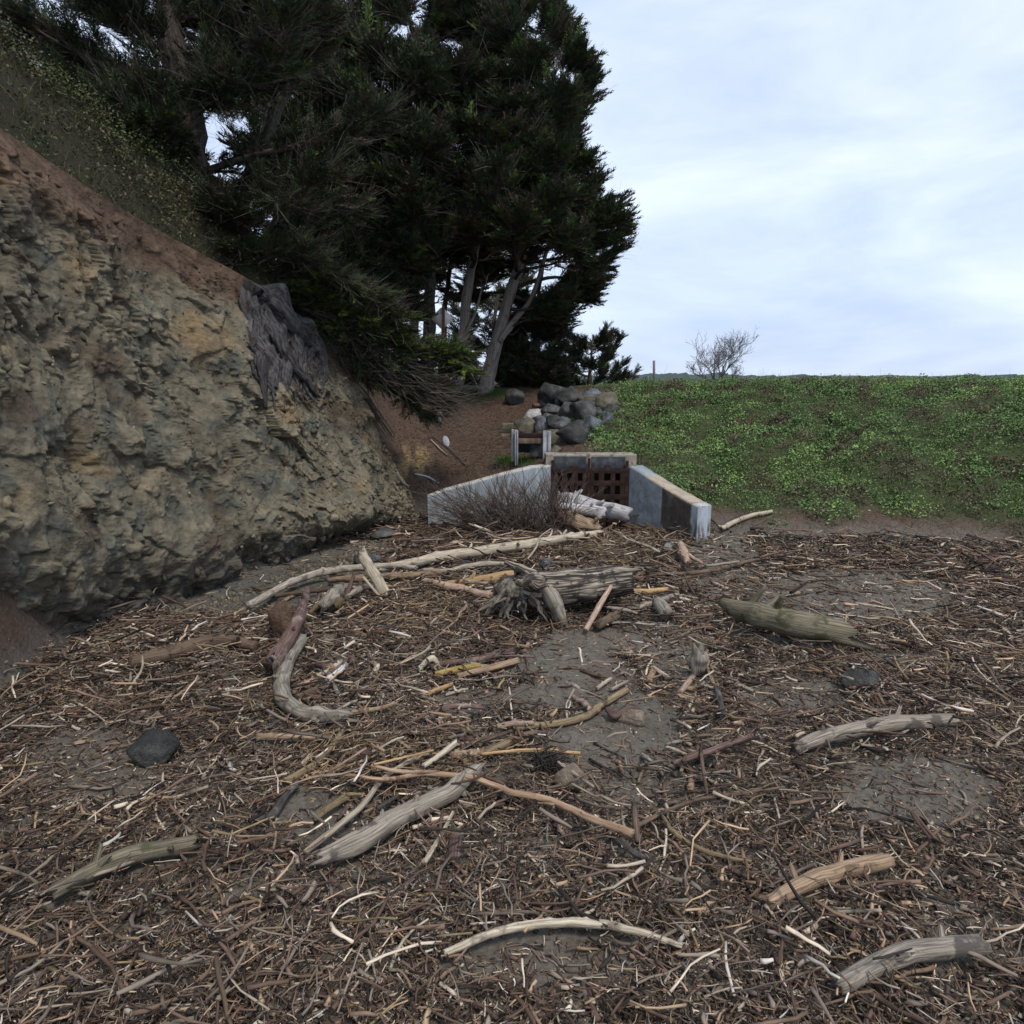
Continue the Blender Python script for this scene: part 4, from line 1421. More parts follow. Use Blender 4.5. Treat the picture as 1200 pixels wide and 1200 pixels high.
roots = [([(622, 676), (610, 668), (600, 662), (592, 658)], [8, 6, 3, 1.5], -.1), ([(634, 680), (622, 678), (612, 683), (606, 680)], [6, 7, 5, 3], -.34),
         ([(640, 684), (628, 688), (622, 684)], [5, 6, 4], -.38), ([(600, 700), (585, 704), (568, 712), (560, 716)], [7, 6, 3, 1.5], -.05)]
rq = np.random.default_rng(71)
for k in range(30):
    a0 = rq.uniform(-.35, 3.6)
    st = np.array([606 + 16 * math.cos(a0), 694 + 12 * abs(math.sin(a0)) * (1 if rq.random() < .9 else -1)])
    dd = np.array([math.cos(a0) * rq.uniform(.5, 1.2), rq.uniform(.55, 1.2)])
    L_ = rq.uniform(12, 34)
    pp = [tuple(st)]
    for q in range(4):
        pp.append((pp[-1][0] + dd[0] * L_ / 4 + rq.normal() * 2.0, min(pp[-1][1] + dd[1] * L_ / 4 + rq.normal() * 1.2, 742)))
    r0 = rq.uniform(1.6, 5.0)
    roots.append((pp, [r0, r0 * .8, r0 * .55, r0 * .4, r0 * .2], rq.uniform(-.36, -.1)))
for k, (pp, rr, dy) in enumerate(roots):
    g = Geo()
    pp = np.array(pp, float)
    P = at(pp[:, 0], pp[:, 1], SY + dy + np.linspace(.05, -.04, len(pp)))
    log_geo(g, P, np.interp(np.linspace(0, 1, len(pp)), np.linspace(0, 1, len(rr)), rr) * pxs(P), sides=10, rough=.34, jag=.8, seed=60 + k, knots=2)
    g.build("root", M['rootwood' if k > 2 else 'weathered'], stump)

# dark fibrous root clump in the foreground
g = Geo()
cpt = hit(640, 905)[0]
N = 160
th = rng.uniform(0, 6.28, N)
st = cpt + np.array([0, 0, .10]) + rng.normal(size=(N, 3)) * .03
en = cpt + np.stack([np.cos(th) * rng.uniform(.05, .22, N), np.sin(th) * rng.uniform(.04, .14, N), rng.uniform(-.04, .14, N)], -1)
md = (st + en) / 2 + rng.normal(size=(N, 3)) * .03
P = np.stack([st, md, en], 1)
a, b_, t_, uv_, ix = tubes(P, np.tile([.004, .003, .0015], (N, 1)), 4)
g.add(a, b_, t_, uv_)
tag(g.build("root_clump", M['dark']), "dark fibrous root clump sticking up from the litter", "root clump")

# ------------------------------------------------------------------ scattered sticks, each its own object
zones = [(700, 752, 60, 13, .9), (665, 778, 52, 22, .9), (640, 818, 48, 16, .9), (735, 850, 60, 34, .92), (770, 745, 60, 9, .6), (850, 675, 45, 26, .7), (560, 822, 45, 12, .75),
         (375, 665, 70, 26, 1), (330, 690, 60, 22, 1), (250, 700, 80, 22, 1), (365, 955, 38, 30, .8), (600, 905, 30, 16, .8), (725, 910, 40, 22, .6), (790, 800, 34, 22, .55), (860, 620, 22, 14, .8),
         (640, 1000, 25, 12, .6), (1000, 700, 110, 30, .8), (1080, 930, 90, 40, .8), (110, 900, 70, 40, .7), (650, 1130, 90, 30, .7), (930, 820, 60, 24, .7)]


def bare(px_, py_):
    b = np.zeros_like(px_, float)
    wob = 1 + .35 * noise3(v2(px_, py_, .05, 2))
    for (a, c_, sx_, sy_, w_) in zones + [(690, 800, 50, 30, .85), (705, 870, 58, 34, .95), (760, 880, 34, 22, .7), (725, 930, 40, 20, .7), (440, 640, 30, 8, .8), (735, 700, 50, 8, .5), (790, 770, 40, 14, .7), (845, 650, 45, 16, .8)]:
        sx_, sy_, w_ = sx_ * 1.1, sy_ * 1.1, min(1, w_ * 1.12)
        r2 = ((px_ - a) / sx_) ** 2 + ((py_ - c_) / sy_) ** 2
        b = np.maximum(b, w_ * smooth(1.25, .75, r2 * wob))
    return b


def beach_mask(x_, y_):
    """1 on the beach, 0 on the bank"""
    hk = tps(x_, y_)
    return ((hk < .16) | forecourt(x_, y_)) & ~((x_ > GL - .05) & (x_ < GR + .05) & (y_ > GATE_Y - .05))


kinds = [('pale', 'pale', .12), ('grey', 'grey', .17), ('tan', 'tan', .16), ('brown', 'dark brown', .22), ('red', 'reddish bark', .17), ('pink', 'pinkish', .10), ('dark', 'blackened', .06)]
protos = {}
for k, (mt, nm, _) in enumerate(kinds):
    for j in range(4):
        g = Geo()
        bend = [.015, .04, .08, .15][j]
        r_ = np.random.default_rng(k * 10 + j)
        npts = 4
        pts = np.stack([np.linspace(-.5, .5, npts), r_.normal(size=npts) * bend * .3, r_.normal(size=npts) * .02], -1)
        log_geo(g, pts, np.array([.045, .05, .046, .03]) * r_.uniform(.7, 1.25), sides=9, rough=.16, jag=1.3, seed=k * 31 + j, knots=2)
        V_ = np.concatenate(g.v)
        protos[(mt, j)] = mesh_np("driftwood_stick", V_, np.concatenate(g.q), np.concatenate(g.t), np.concatenate(g.uv) * np.array([.35, .35]))
        protos[(mt, j)].materials.append(M[mt])
wts = np.array([k[2] for k in kinds])
wts /= wts.sum()
cnt = 0
r_ = np.random.default_rng(77)
zone_txt = [(600, 'left side'), (2000, 'right side')]
while cnt < 240:
    px_ = r_.uniform(328, 872)
    py_ = r_.triangular(640, 820, 1010)
    if r_.random() < bare(np.array([px_]), np.array([py_]))[0] * .85:
        continue
    p = hit(px_, py_)[0]
    if not beach_mask(np.array([p[0]]), np.array([p[1]]))[0]:
        continue
    s = pxs(p)[0]
    Ln = r_.uniform(13, 44) * s * (1.1 if py_ > 780 else .9)
    mt, nm, _ = kinds[r_.choice(len(kinds), p=wts)]
    j = int(r_.integers(4))
    o = link("driftwood_stick", protos[(mt, j)])
    thick = r_.uniform(.75, 2.0)
    o.scale = (Ln, Ln * thick, Ln * thick)
    o.rotation_euler = (r_.uniform(0, 6.28), r_.normal() * .16, r_.vonmises(.35, .9) + (math.pi if r_.random() < .5 else 0))
    o.location = (p[0], p[1], p[2] + .035 * Ln * thick + abs(r_.normal()) * .03)
    side = "left" if px_ < 600 else "right"
    dist = "near" if py_ > 860 else "middle" if py_ > 740 else "far"
    tag(o, f"{nm} broken stick strewn in the {dist} {side} part of the litter", "stick", f"{nm} sticks in the {dist} {side} litter")
    cnt += 1

bprotos = []
for j, mt in enumerate(('tan', 'brown', 'grey', 'red', 'pink', 'lichen', 'pale', 'brown')):
    g = Geo()
    r_ = np.random.default_rng(500 + j)
    x_ = np.linspace(-.5, .5, 6)
    pts = np.stack([x_, r_.uniform(-.35, .35) * (x_ ** 2 - .1) + r_.normal(size=6) * .018, r_.normal(size=6) * .012], -1)
    log_geo(g, pts, np.array([.017, .016, .014, .012, .009, .005]) * r_.uniform(.9, 1.5), sides=9, rough=.18, jag=1.4, seed=600 + j, knots=4, step=.012)
    for q in range(3):
        k = int(r_.integers(1, 5))
        sg_ = r_.choice([-1, 1])
        e = pts[k] + np.array([.12 + .1 * r_.random(), sg_ * r_.uniform(.05, .13), r_.uniform(0, .05)])
        log_geo(g, [pts[k], (pts[k] + e) / 2 + [0, sg_ * .012, 0], e], np.array([.008, .006, .003]), sides=6, rough=.15, seed=650 + j * 3 + q, knots=1, step=.01)
    V_ = np.concatenate(g.v)
    me = mesh_np("driftwood_branch", V_, np.concatenate(g.q), np.concatenate(g.t), np.concatenate(g.uv) * .6)
    me.materials.append(M[mt])
    bprotos.append((me, dict(tan='tan', brown='dark brown', grey='grey', red='reddish', pink='pinkish', lichen='grey brown', pale='pale')[mt]))
r_ = np.random.default_rng(123)
cnt = 0
while cnt < 85:
    if r_.random() < .62:
        px_, py_ = r_.normal(455, 75), r_.normal(800, 95)
    else:
        px_, py_ = r_.uniform(560, 870), r_.uniform(640, 1010)
    if not (330 < px_ < 870 and 640 < py_ < 1008) or r_.random() < bare(np.array([px_]), np.array([py_]))[0] * .97:
        continue
    p = hit(px_, py_)[0]
    if not beach_mask(np.array([p[0]]), np.array([p[1]]))[0]:
        continue
    s = pxs(p)[0]
    me, nm = bprotos[int(r_.integers(len(bprotos)))]
    Ln = r_.uniform(38, 100) * s
    o = link("driftwood_branch", me)
    o.scale = (Ln, Ln, Ln)
    tl = r_.normal() * .07
    o.rotation_euler = (r_.normal() * .4, tl, r_.vonmises(.35, 1.1) + (math.pi if r_.random() < .5 else 0))
    o.location = (p[0], p[1], p[2] + .02 * Ln + abs(tl) * Ln * .4 + r_.uniform(.015, .05))
    side = "left" if px_ < 600 else "right"
    dist = "near" if py_ > 860 else "middle" if py_ > 740 else "far"
    tag(o, f"{nm} forked branch lying over the litter, {dist} {side} part", "branch", f"{nm} forked branches in the {dist} {side} litter")
    cnt += 1

# ------------------------------------------------------------------ litter of twigs, bark chips and reeds (nobody could count it)
def ground_pts(n, dens_pow, ymin, ymax, seed, xw=1.0):
    """points on the beach inside the wide view, density falling with distance"""
    r_ = np.random.default_rng(seed)
    u = r_.random(n)
    a = 2 - dens_pow
    Y = (ymin ** a + u * (ymax ** a - ymin ** a)) ** (1 / a) if abs(a) > 1e-3 else ymin * (ymax / ymin) ** u
    X = r_.uniform(-1, 1, n) * (Y * .92 + 1.0)
    return X, Y, r_


def scatter(n, dens_pow, ymin, ymax, seed, barekeep=.12):
    n = int(n * 1.36)
    X, Y, r_ = ground_pts(n, dens_pow, ymin, ymax, seed)
    k = beach_mask(X, Y)
    X, Y = X[k], Y[k]
    Z = height(X, Y)
    pxx, pyy = project(np.stack([X, Y, Z], -1))
    b = bare(pxx, pyy)
    cl = fbm(v2(X, Y, 1.6, seed % 7), 3)
    inside = (pxx > 326) & (pxx < 874)
    b = np.where(inside, b, np.maximum(b, smooth(.05, .4, cl) * .7))
    band = fbm(v2(X * .55 + Y * .25, Y * 2.2 - X * .5, 1.0, 50), 4)
    b = np.maximum(b, smooth(.10, .42, cl) * .5)
    b = np.maximum(b, smooth(.12, .45, band) * .7)
    keep = (r_.random(len(X)) > b * (1 - barekeep * .7)) & ~(taken(X, Y - .02) & (r_.random(len(X)) < .86))
    return X[keep], Y[keep], Z[keep], b[keep], r_


PAL = 1.15 * np.array([[.075, .050, .038], [.125, .085, .060], [.165, .138, .112], [.42, .365, .285], [.30, .215, .14], [.18, .14, .075], [.025, .021, .018], [.15, .10, .078], [.50, .47, .42]])
PW = np.array([.21, .20, .20, .08, .08, .03, .14, .05, .012])
PW /= PW.sum()
g = Geo()
for (n, pw, y0, y1, lmin, lmax, rmin, rmax, K, sd, zmax, seed) in (
        (100000, 1.25, 1.9, 13.0, .014, .07, .0013, .0042, 3, 3, .04, 11),
        (30000, 1.1, 1.9, 13.0, .05, .17, .002, .0062, 4, 4, .06, 12),
        (5800, .9, 1.9, 13.0, .10, .36, .004, .011, 5, 5, .08, 13),
        (5600, 1.0, 1.9, 13.0, .03, .13, .005, .015, 4, 4, .045, 14)):
    X, Y, Z, b, r_ = scatter(n, pw, y0, y1, seed)
    n = len(X)
    far_f = (1 + np.clip(Y - 4, 0, 8) * .10)[:, None]
    Ln = (r_.uniform(lmin, lmax, n) ** 1.0)[:, None] * far_f
    hd = r_.vonmises(.3, .55, n)
    tl = r_.normal(size=n) * .22 * (1 - .7 * b)
    dr = np.stack([np.cos(hd) * np.cos(tl), np.sin(hd) * np.cos(tl), np.sin(tl)], -1)
    pr = np.stack([-np.sin(hd), np.cos(hd), np.zeros(n)], -1)
    s = np.linspace(-.5, .5, K)
    P = np.stack([X, Y, Z], -1)[:, None] + dr[:, None] * (s[None, :, None] * Ln[:, None])
    curve = r_.normal(size=n) * .13
    kink = r_.normal(size=(n, K)) * .018
    P += pr[:, None] * ((curve[:, None] * (s[None] ** 2 - .08) * 2 + kink) * Ln)[..., None]
    hz = np.abs(r_.normal(size=n)) * zmax * (1 - b) * 1.0
    P[..., 2] += hz[:, None] + np.abs(np.sin(tl))[:, None] * Ln * .35 + .003 + (r_.normal(size=(n, K)) * .010 * Ln)
    rad = r_.uniform(rmin, rmax, n)[:, None] * far_f * np.linspace(1.1, .75, K)[None] * (1 + .15 * r_.normal(size=(n, K)))
    V_, q_, t_, uv_, ix = tubes(P, np.abs(rad), sd, caps=sd > 3)
    mat_ = np.clip(1 + .55 * fbm(v2(X * .7 + Y * .3, Y * 1.8, .9, 71), 3), .45, 1.6)[:, None]
    cl = PAL[r_.choice(len(PAL), n, p=PW)] * r_.uniform(.6, 1.4, (n, 1)) * mat_
    pxx, pyy = project(np.stack([X, Y, Z], -1))
    ol = np.maximum(np.exp(-((pxx - 500) / 60) ** 2 - ((pyy - 725) / 38) ** 2), np.exp(-((pxx - 460) / 110) ** 2 - ((pyy - 900) / 40) ** 2))
    ol = np.maximum(ol, np.exp(-((pxx - 710) / 75) ** 2 - ((pyy - 645) / 22) ** 2))
    m_ = (r_.random(n) < ol * .4)
    cl = np.where(m_[:, None], np.array([.19, .14, .085]) * r_.uniform(.6, 1.4, (n, 1)), cl)
    g.add(V_, q_, t_, uv_ * np.array([1, .05]), cl[ix])
lit = g.build("driftwood_litter", M['litter'], origin=np.zeros(3))
lit["kind"] = "stuff"
lit["label"] = "dense litter of brown twigs and sticks covering the sand"
# bark chips: small flat slivers
g = Geo()
X, Y, Z, b, r_ = scatter(110000, 1.25, 1.9, 12.5, 21, .2)
n = len(X)
a_ = r_.uniform(.005, .026, n) * (1 + np.clip(Y - 4, 0, 8) * .1)
w_ = a_ * r_.uniform(.25, .6, n)
hd = r_.uniform(0, 6.28, n)
ax = np.stack([np.cos(hd), np.sin(hd), r_.normal(size=n) * .35], -1)
bx_ = np.stack([-np.sin(hd), np.cos(hd), r_.normal(size=n) * .45], -1)
C0 = np.stack([X, Y, Z + .004 + np.abs(r_.normal(size=n)) * .02 * (1 - b)], -1)
Q = np.stack([C0 - ax * a_[:, None], C0 + bx_ * w_[:, None], C0 + ax * a_[:, None] * r_.uniform(.6, 1, (n, 1)), C0 - bx_ * w_[:, None] * r_.uniform(.5, 1, (n, 1))], 1)
Q2 = Q - np.array([0, 0, .004])
V_ = np.concatenate([Q, Q2], 1).reshape(-1, 3)
base = np.arange(n)[:, None] * 8
fq = [[0, 1, 2, 3], [0, 4, 5, 1], [1, 5, 6, 2], [2, 6, 7, 3], [3, 7, 4, 0]]
q_ = np.concatenate([base + np.array(f) for f in fq])
cl = PAL[r_.choice(len(PAL), n, p=PW)] * r_.uniform(.6, 1.3, (n, 1))
g.add(V_, q_, None, np.repeat(r_.random((n, 2)) * 5, 8, 0), np.repeat(cl, 8, 0))
ch = g.build("bark_chips", M['litter'], origin=np.zeros(3), smooth_sh=False)
ch["kind"] = "stuff"
ch["label"] = "small bark chips scattered over sand and sticks"
# pebbles and grit on the sand
g = Geo()
X, Y, Z, b, r_ = scatter(26000, 1.3, 1.9, 12.5, 29, 1.0)
n = len(X)
sz = .0022 + .010 * r_.random(n) ** 5
crumbs(g, np.stack([X, Y, Z + sz * .3], -1), sz * (1 + np.clip(Y - 4, 0, 8) * .12), np.array([[.12, .115, .10], [.20, .19, .17], [.07, .065, .06], [.16, .11, .08], [.38, .37, .34]])[r_.choice(5, n, p=[.4, .2, .25, .12, .03])], r_)
pb_ = g.build("pebbles", M['cliff'], origin=np.zeros(3), smooth_sh=False)
pb_["kind"] = "stuff"
pb_["label"] = "fine grit and pebbles on the sand"
# curved straw coloured reeds
g = Geo()
for (cx, cy, sx_, sy_, n, lm, head, hs) in ((500, 722, 48, 26, 130, .2, 0, 9), (440, 905, 85, 34, 300, .26, .9, .8), (370, 890, 35, 40, 130, .25, 1.1, .8), (700, 645, 70, 14, 260, .26, .1, 9),
                                            (560, 640, 60, 14, 300, .4, .1, .4), (500, 630, 50, 14, 260, .4, 0, .4), (620, 900, 60, 20, 120, .2, .3, .8)):
    r_ = np.random.default_rng(int(cx * 3 + cy))
    px_, py_ = r_.normal(cx, sx_ * .55, n), r_.normal(cy, sy_ * .55, n)
    p = hit(px_, py_, .02)
    k = beach_mask(p[:, 0], p[:, 1])
    p = p[k]
    n = len(p)
    K = 7
    Ln = r_.uniform(.4, 1.2, n) * lm
    hd = r_.uniform(0, 6.28, n) if hs > 5 else r_.normal(head, hs, n)
    cv = r_.normal(size=n) * 1.5
    P = np.empty((n, K, 3))
    P[:, 0] = p
    for k in range(1, K):
        a = hd + cv * k / K
        P[:, k] = P[:, k - 1] + np.stack([np.cos(a), np.sin(a), (K / 2 - k) / K * r_.uniform(.0, .7, n)], -1) * (Ln / K)[:, None]
    P[..., 2] += r_.uniform(0, .07, n)[:, None]
    V_, q_, t_, uv_, ix = tubes(P, np.tile(np.linspace(1, .5, K), (n, 1)) * r_.uniform(.0022, .0055, n)[:, None] * (pxs(p)[:, None] / .006) ** .5, 5)
    hue = np.array([[.25, .18, .11], [.17, .12, .08], [.12, .085, .065], [.32, .23, .14], [.08, .06, .045]])[r_.integers(0, 5, n)] if cy != 630 and cx != 560 else \
        np.array([[.15, .10, .075], [.20, .15, .11], [.10, .07, .055], [.26, .19, .12]])[r_.integers(0, 4, n)]
    g.add(V_, q_, t_, uv_ * np.array([1, .05]), (hue * r_.uniform(.7, 1.3, (n, 1)))[ix])
rd_ = g.build("reed_litter", M['litter'], origin=np.zeros(3))
rd_["kind"] = "stuff"
rd_["label"] = "curled straw yellow and brown reeds washed in between the sticks"

# ------------------------------------------------------------------ vegetation builders
def tube_one(g, pts, r0, r1, n=14, sides=10, seed=0, rough=.10):
    P = catmull(pts, n)
    r_ = np.random.default_rng(seed)
    P = P + fbm(np.stack([np.linspace(0, 5, n), np.full(n, seed * 1.7), np.zeros(n)], -1), 2)[:, None] * r0 * np.array([.5, .5, .2])
    rad = np.linspace(r0, r1, n) * (1 + rough * r_.normal(size=n) * .4)
    V_, q_, t_, uv_, ix = tubes(P[None], rad[None], sides)
    an = np.arctan2(V_[:, 1], V_[:, 0])
    g.add(V_, q_, t_, np.stack([uv_[:, 0], uv_[:, 1] * r0 * 6], -1))
    return P


def spray_template(seed):
    """flat fan of small scaly branchlets along +x, unit length: quads [m,4,3]"""
    r_ = np.random.default_rng(seed)
    Q = []

    def blade(p, d, L_, w):
        w = w * .55
        up_ = np.array([0, 0, 1.0])
        sd_ = np.cross(d, up_)
        sd_ /= np.linalg.norm(sd_) + 1e-9
        sd_ = sd_ + up_ * r_.normal() * .8
        m = p + d * L_ * .45
        Q.append([p, m + sd_ * w, p + d * L_, m - sd_ * w])
    n = 11
    for k in range(n):
        x_ = .05 + .9 * k / n
        p = np.array([x_, 0, .08 * np.sin(x_ * 3)])
        blade(p, np.array([1, 0, .15]) * 1.0, .2, .022)
        for s_ in (-1, 1):
            a = r_.uniform(.3, .75) * s_
            d = np.array([math.cos(a), math.sin(a), r_.uniform(-.1, .45)])
            L_ = (.36 * (1 - x_ * .5)) * r_.uniform(.6, 1.3)
            blade(p, d, L_, .03)
            for j in (.35, .6, .85):
                a2 = a + r_.choice([-1, 1]) * r_.uniform(.4, .8)
                blade(p + d * L_ * j, np.array([math.cos(a2), math.sin(a2), r_.uniform(-.2, .5)]), L_ * .5, .028)
    return np.array(Q)


TEMPL = [spray_template(k) for k in range(4)]


def place_sprays(g, pos, dirs, size, col, seed, tilt=.35, thin=1.0):
    r_ = np.random.default_rng(seed)
    n = len(pos)
    x_ = norm(dirs)
    upv = norm(np.array([0, 0, 1.0]) + r_.normal(size=(n, 3)) * tilt)
    y_ = norm(np.cross(upv, x_))
    z_ = np.cross(x_, y_)
    which = r_.integers(0, 4, n)
    for k in range(4):
        m = which == k
        if not m.any():
            continue
        T_ = TEMPL[k].reshape(-1, 3)
        sz = size[m][:, None, None]
        V_ = pos[m][:, None] + sz * (T_[None, :, :1] * x_[m][:, None] + T_[None, :, 1:2] * y_[m][:, None] * thin + T_[None, :, 2:] * z_[m][:, None])
        nn = m.sum()
        q_ = np.arange(nn * len(T_)).reshape(-1, 4)
        cc_ = np.repeat(col[m], len(T_), 0)
        g.add(V_.reshape(-1, 3), q_, None, None, cc_)


def foliage_cols(n, r_, green=(.034, .048, .020), bright=(.085, .125, .028), dead=(.075, .058, .04), pb=.12, pd=.12):
    c_ = np.array(green) * r_.uniform(.55, 1.5, (n, 1)) * np.array([1, 1, 1]) + r_.normal(size=(n, 1)) * np.array([.004, .002, .0])
    u = r_.random(n)
    c_ = np.where((u < pb)[:, None], np.array(bright) * r_.uniform(.7, 1.3, (n, 1)), c_)
    c_ = np.where((u > 1 - pd)[:, None], np.array(dead) * r_.uniform(.6, 1.4, (n, 1)), c_)
    return np.clip(c_, .004, 1)


def filaments(g, pos, dirs, L_, r, seed, bendup=.25, K=5):
    r_ = np.random.default_rng(seed)
    n = len(pos)
    d = norm(dirs)
    side = norm(np.cross(d, np.array([0, 0, 1.0])))
    s = np.linspace(0, 1, K)[None, :, None]
    b1 = r_.normal(size=(n, 1, 1)) * .25
    b2 = (r_.normal(size=(n, 1, 1)) * .2 + bendup)
    P = pos[:, None] + L_[:, None, None] * (d[:, None] * s + side[:, None] * b1 * s ** 2 + np.array([0, 0, 1.0]) * b2 * s ** 2) + r_.normal(size=(n, K, 3)) * .02 * L_[:, None, None] * s
    V_, q_, t_, uv_, ix = tubes(P, r[:, None] * np.linspace(1, .35, K)[None], 3, caps=False)
    g.add(V_, q_, None, uv_ * np.array([1, .02]))


class Tree:
    def __init__(self, name, base, label, cat, bark='bark', group=None):
        self.o = empty(name, base, label, cat, group)
        self.wood, self.br, self.leaf, self.tw = Geo(), Geo(), Geo(), Geo()
        self.bark = bark
        self.base = np.array(base, float)

    def limb(self, pts, r0, r1, seed, sub=10, sub_len=1.2, start=.3, spr=6, size=.4, cols={}, dead=0.0, fil=0, fil_len=.5, up=.25, spread=.9, flen_r=.004, tilt=.35, hang=0.0):
        r_ = np.random.default_rng(seed)
        P = tube_one(self.br, pts, r0, r1, 16, 7, seed)
        n = len(P)
        ts = np.sort(r_.uniform(start, 1.0, sub))
        ts[-1] = 1.0
        pos_all, dir_all = [], []
        for i, t in enumerate(ts):
            f = t * (n - 1)
            k = min(int(f), n - 2)
            p = P[k] + (P[k + 1] - P[k]) * (f - k)
            d = norm(P[k + 1] - P[k])
            a = (1 if i % 2 else -1) * r_.uniform(.2, spread) * (0.25 if t == 1.0 else 1)
            sd_ = norm(np.cross(d, [0, 0, 1.0]))
            dd = norm(d * math.cos(a) + sd_ * math.sin(a) + np.array([0, 0, 1.0]) * (r_.normal() * .22 + up * .6))
            L_ = sub_len * (1.2 - .85 * t) * r_.uniform(.55, 1.2)
            e = p + dd * L_ + np.array([0, 0, 1.0]) * (up * L_ * .35 - hang * L_)
            m = p + dd * L_ * .5 + np.array([0, 0, -.03 * L_])
            S_ = catmull([p, m, e], 7)
            V_, q_, t_, uv_, ix = tubes(S_[None], (np.linspace(1, .3, 7) * max(r1 * .8, .008))[None], 4, False)
            self.br.add(V_, q_, None, uv_)
            for j in range(spr):
                u = r_.uniform(.15, 1)
                kk = min(int(u * 6), 5)
                pp = S_[kk] + (S_[kk + 1] - S_[kk]) * (u * 6 - kk)
                tdir = norm(S_[kk + 1] - S_[kk])
                pos_all.append(pp + r_.normal(size=3) * np.array([.10, .10, .018]) * L_)
                dir_all.append(tdir + r_.normal(size=3) * np.array([.40, .40, .10]) + np.array([0, 0, up * .5]))
            if fil:
                u = r_.uniform(.0, 1, fil)
                kk = np.minimum((u * 6).astype(int), 5)
                pp = S_[kk] + (S_[kk + 1] - S_[kk]) * (u * 6 - kk)[:, None]
                filaments(self.tw, pp, norm(S_[-1] - S_[0])[None] + r_.normal(size=(fil, 3)) * np.array([.4, .4, .3]), r_.uniform(.4, 1.2, fil) * fil_len, np.full(fil, flen_r) * r_.uniform(.6, 1.4, fil), seed * 7 + i, up)
        pos, dr = np.array(pos_all), np.array(dir_all)
        keep = r_.random(len(pos)) > dead
        pos, dr = pos[keep], dr[keep]
        if len(pos):
            place_sprays(self.leaf, pos, dr, size * r_.uniform(.6, 1.25, len(pos)), foliage_cols(len(pos), r_, **cols), seed, tilt)

    def build(self, leafmat=None):
        tr = None
        if self.wood.n:
            tr = self.wood.build("trunk", M[self.bark], self.o)
        if self.br.n:
            self.br.build("branches", M['darkbark'], self.o)
        if self.leaf.n:
            self.leaf.build("crown", leafmat or M['leaf'], self.o, smooth_sh=False)
        if self.tw.n:
            self.tw.build("twigs", M['greytwig'], self.o)


def poly(pts, Y):
    pts = np.array(pts, float)
    return at(pts[:, 0], pts[:, 1], np.broadcast_to(np.array(Y, float), (len(pts),)))


def crown_tips(tree, trunkP, tips, r0=.09, sag=.05, **kw):
    """limbs from the trunk line out to traced crown tips (px,py,Y)"""
    for k, tp in enumerate(tips):
        px_, py_, Y = tp[:3]
        e = at(px_, py_, Y)
        zs = trunkP[:, 2]
        zt = min(max(e[2] - .30 * np.linalg.norm((e - trunkP[0])[:2]) * (.6 + .5 * random.random()), trunkP[1, 2]), trunkP[-1, 2])
        j = int(np.argmin(np.abs(zs - zt)))
        s_ = trunkP[j]
        v_ = e - s_
        L_ = np.linalg.norm(v_)
        m1_ = s_ + v_ * .35 + np.array([0, 0, -sag * L_]) + np.random.default_rng(k).normal(size=3) * .06 * L_
        m2_ = s_ + v_ * .72 + np.array([0, 0, -sag * L_ * .6]) + np.random.default_rng(k + 9).normal(size=3) * .04 * L_
        tree.limb([s_, m1_, m2_, e], r0 * min(1, L_ / 5), .015, seed=abs(int(px_ * 3 + py_ * 7 + Y * 11)) + 1, **kw)


# ---- main leaning cypress with pale trunk
YC = 20.5
mc = Tree("cypress_tree", at(568, 460, YC), "tall cypress with pale grey leaning forked trunk at the back of the slope", "tree")
tr = tube_one(mc.wood, poly([(566, 466), (573, 435), (583, 400), (592, 362), (604, 325), (618, 280), (630, 230), (636, 180), (632, 110), (626, 60)], YC), .225, .06, 40, 16, 1)
tube_one(mc.wood, poly([(585, 400), (596, 385), (606, 372), (622, 350), (640, 300), (655, 250)], YC - .1), .12, .04, 22, 12, 2)
kwC = dict(sub=24, sub_len=1.05, start=.5, spr=10, size=.5, fil=9, fil_len=.55, up=.08, tilt=.13, cols=dict(pb=.10, pd=.26))
tipsC = [(740, 300, 20.5), (742, 280, 21), (736, 246, 20), (738, 262, 19.5), (722, 262, 21.5), (714, 226, 20.5), (710, 240, 19), (697, 200, 20), (690, 215, 21.5), (735, 318, 21), (715, 335, 20),
         (705, 348, 20.5), (690, 357, 20), (668, 364, 20.5), (655, 375, 21), (690, 285, 18.5), (670, 260, 18.5), (650, 240, 18.2),
         (660, 215, 19), (610, 260, 17.5), (680, 180, 20), (700, 165, 20.5), (712, 140, 20), (700, 110, 20.5), (690, 80, 20), (670, 50, 20.5), (640, 25, 20.5), (610, 15, 20),
         (650, 120, 18.5), (660, 160, 18.5), (620, 80, 18.5), (590, 40, 19), (570, 70, 20), (600, 130, 18), (580, 180, 18), (600, 200, 18), (640, 190, 18), (560, 120, 20), (690, 250, 22), (640, 270, 23), (600, 230, 23)]
_rt = np.random.default_rng(2)
tipsC = [((a - 20 - (_rt.uniform(0, 26) if a < 736 and b > 130 else 0) if a > 650 else a), b, (max(Y_, 21.6) if b > 285 and a < 660 else Y_)) for a, b, Y_ in tipsC]
crown_tips(mc, tr, tipsC, .11, **kwC)
mc.build()

# ---- other trunks of the grove, one tree each
def grove(name, label, tpath, Y, r0, tips, kw, bark='darkbark', r1=.05, seed=3, base_px=None):
    t = Tree(name, at(tpath[0][0], tpath[0][1], Y), label, "tree", bark)
    P_ = tube_one(t.wood, poly(tpath, Y), r0, r1, 34, 12, seed)
    tips = [(a, b, max(Y_, 22.2) if b > 255 and 480 < a < 600 and Y < 26 else Y_) for a, b, Y_ in tips]
    crown_tips(t, P_, tips, .09, **kw)
    t.build()
    return t


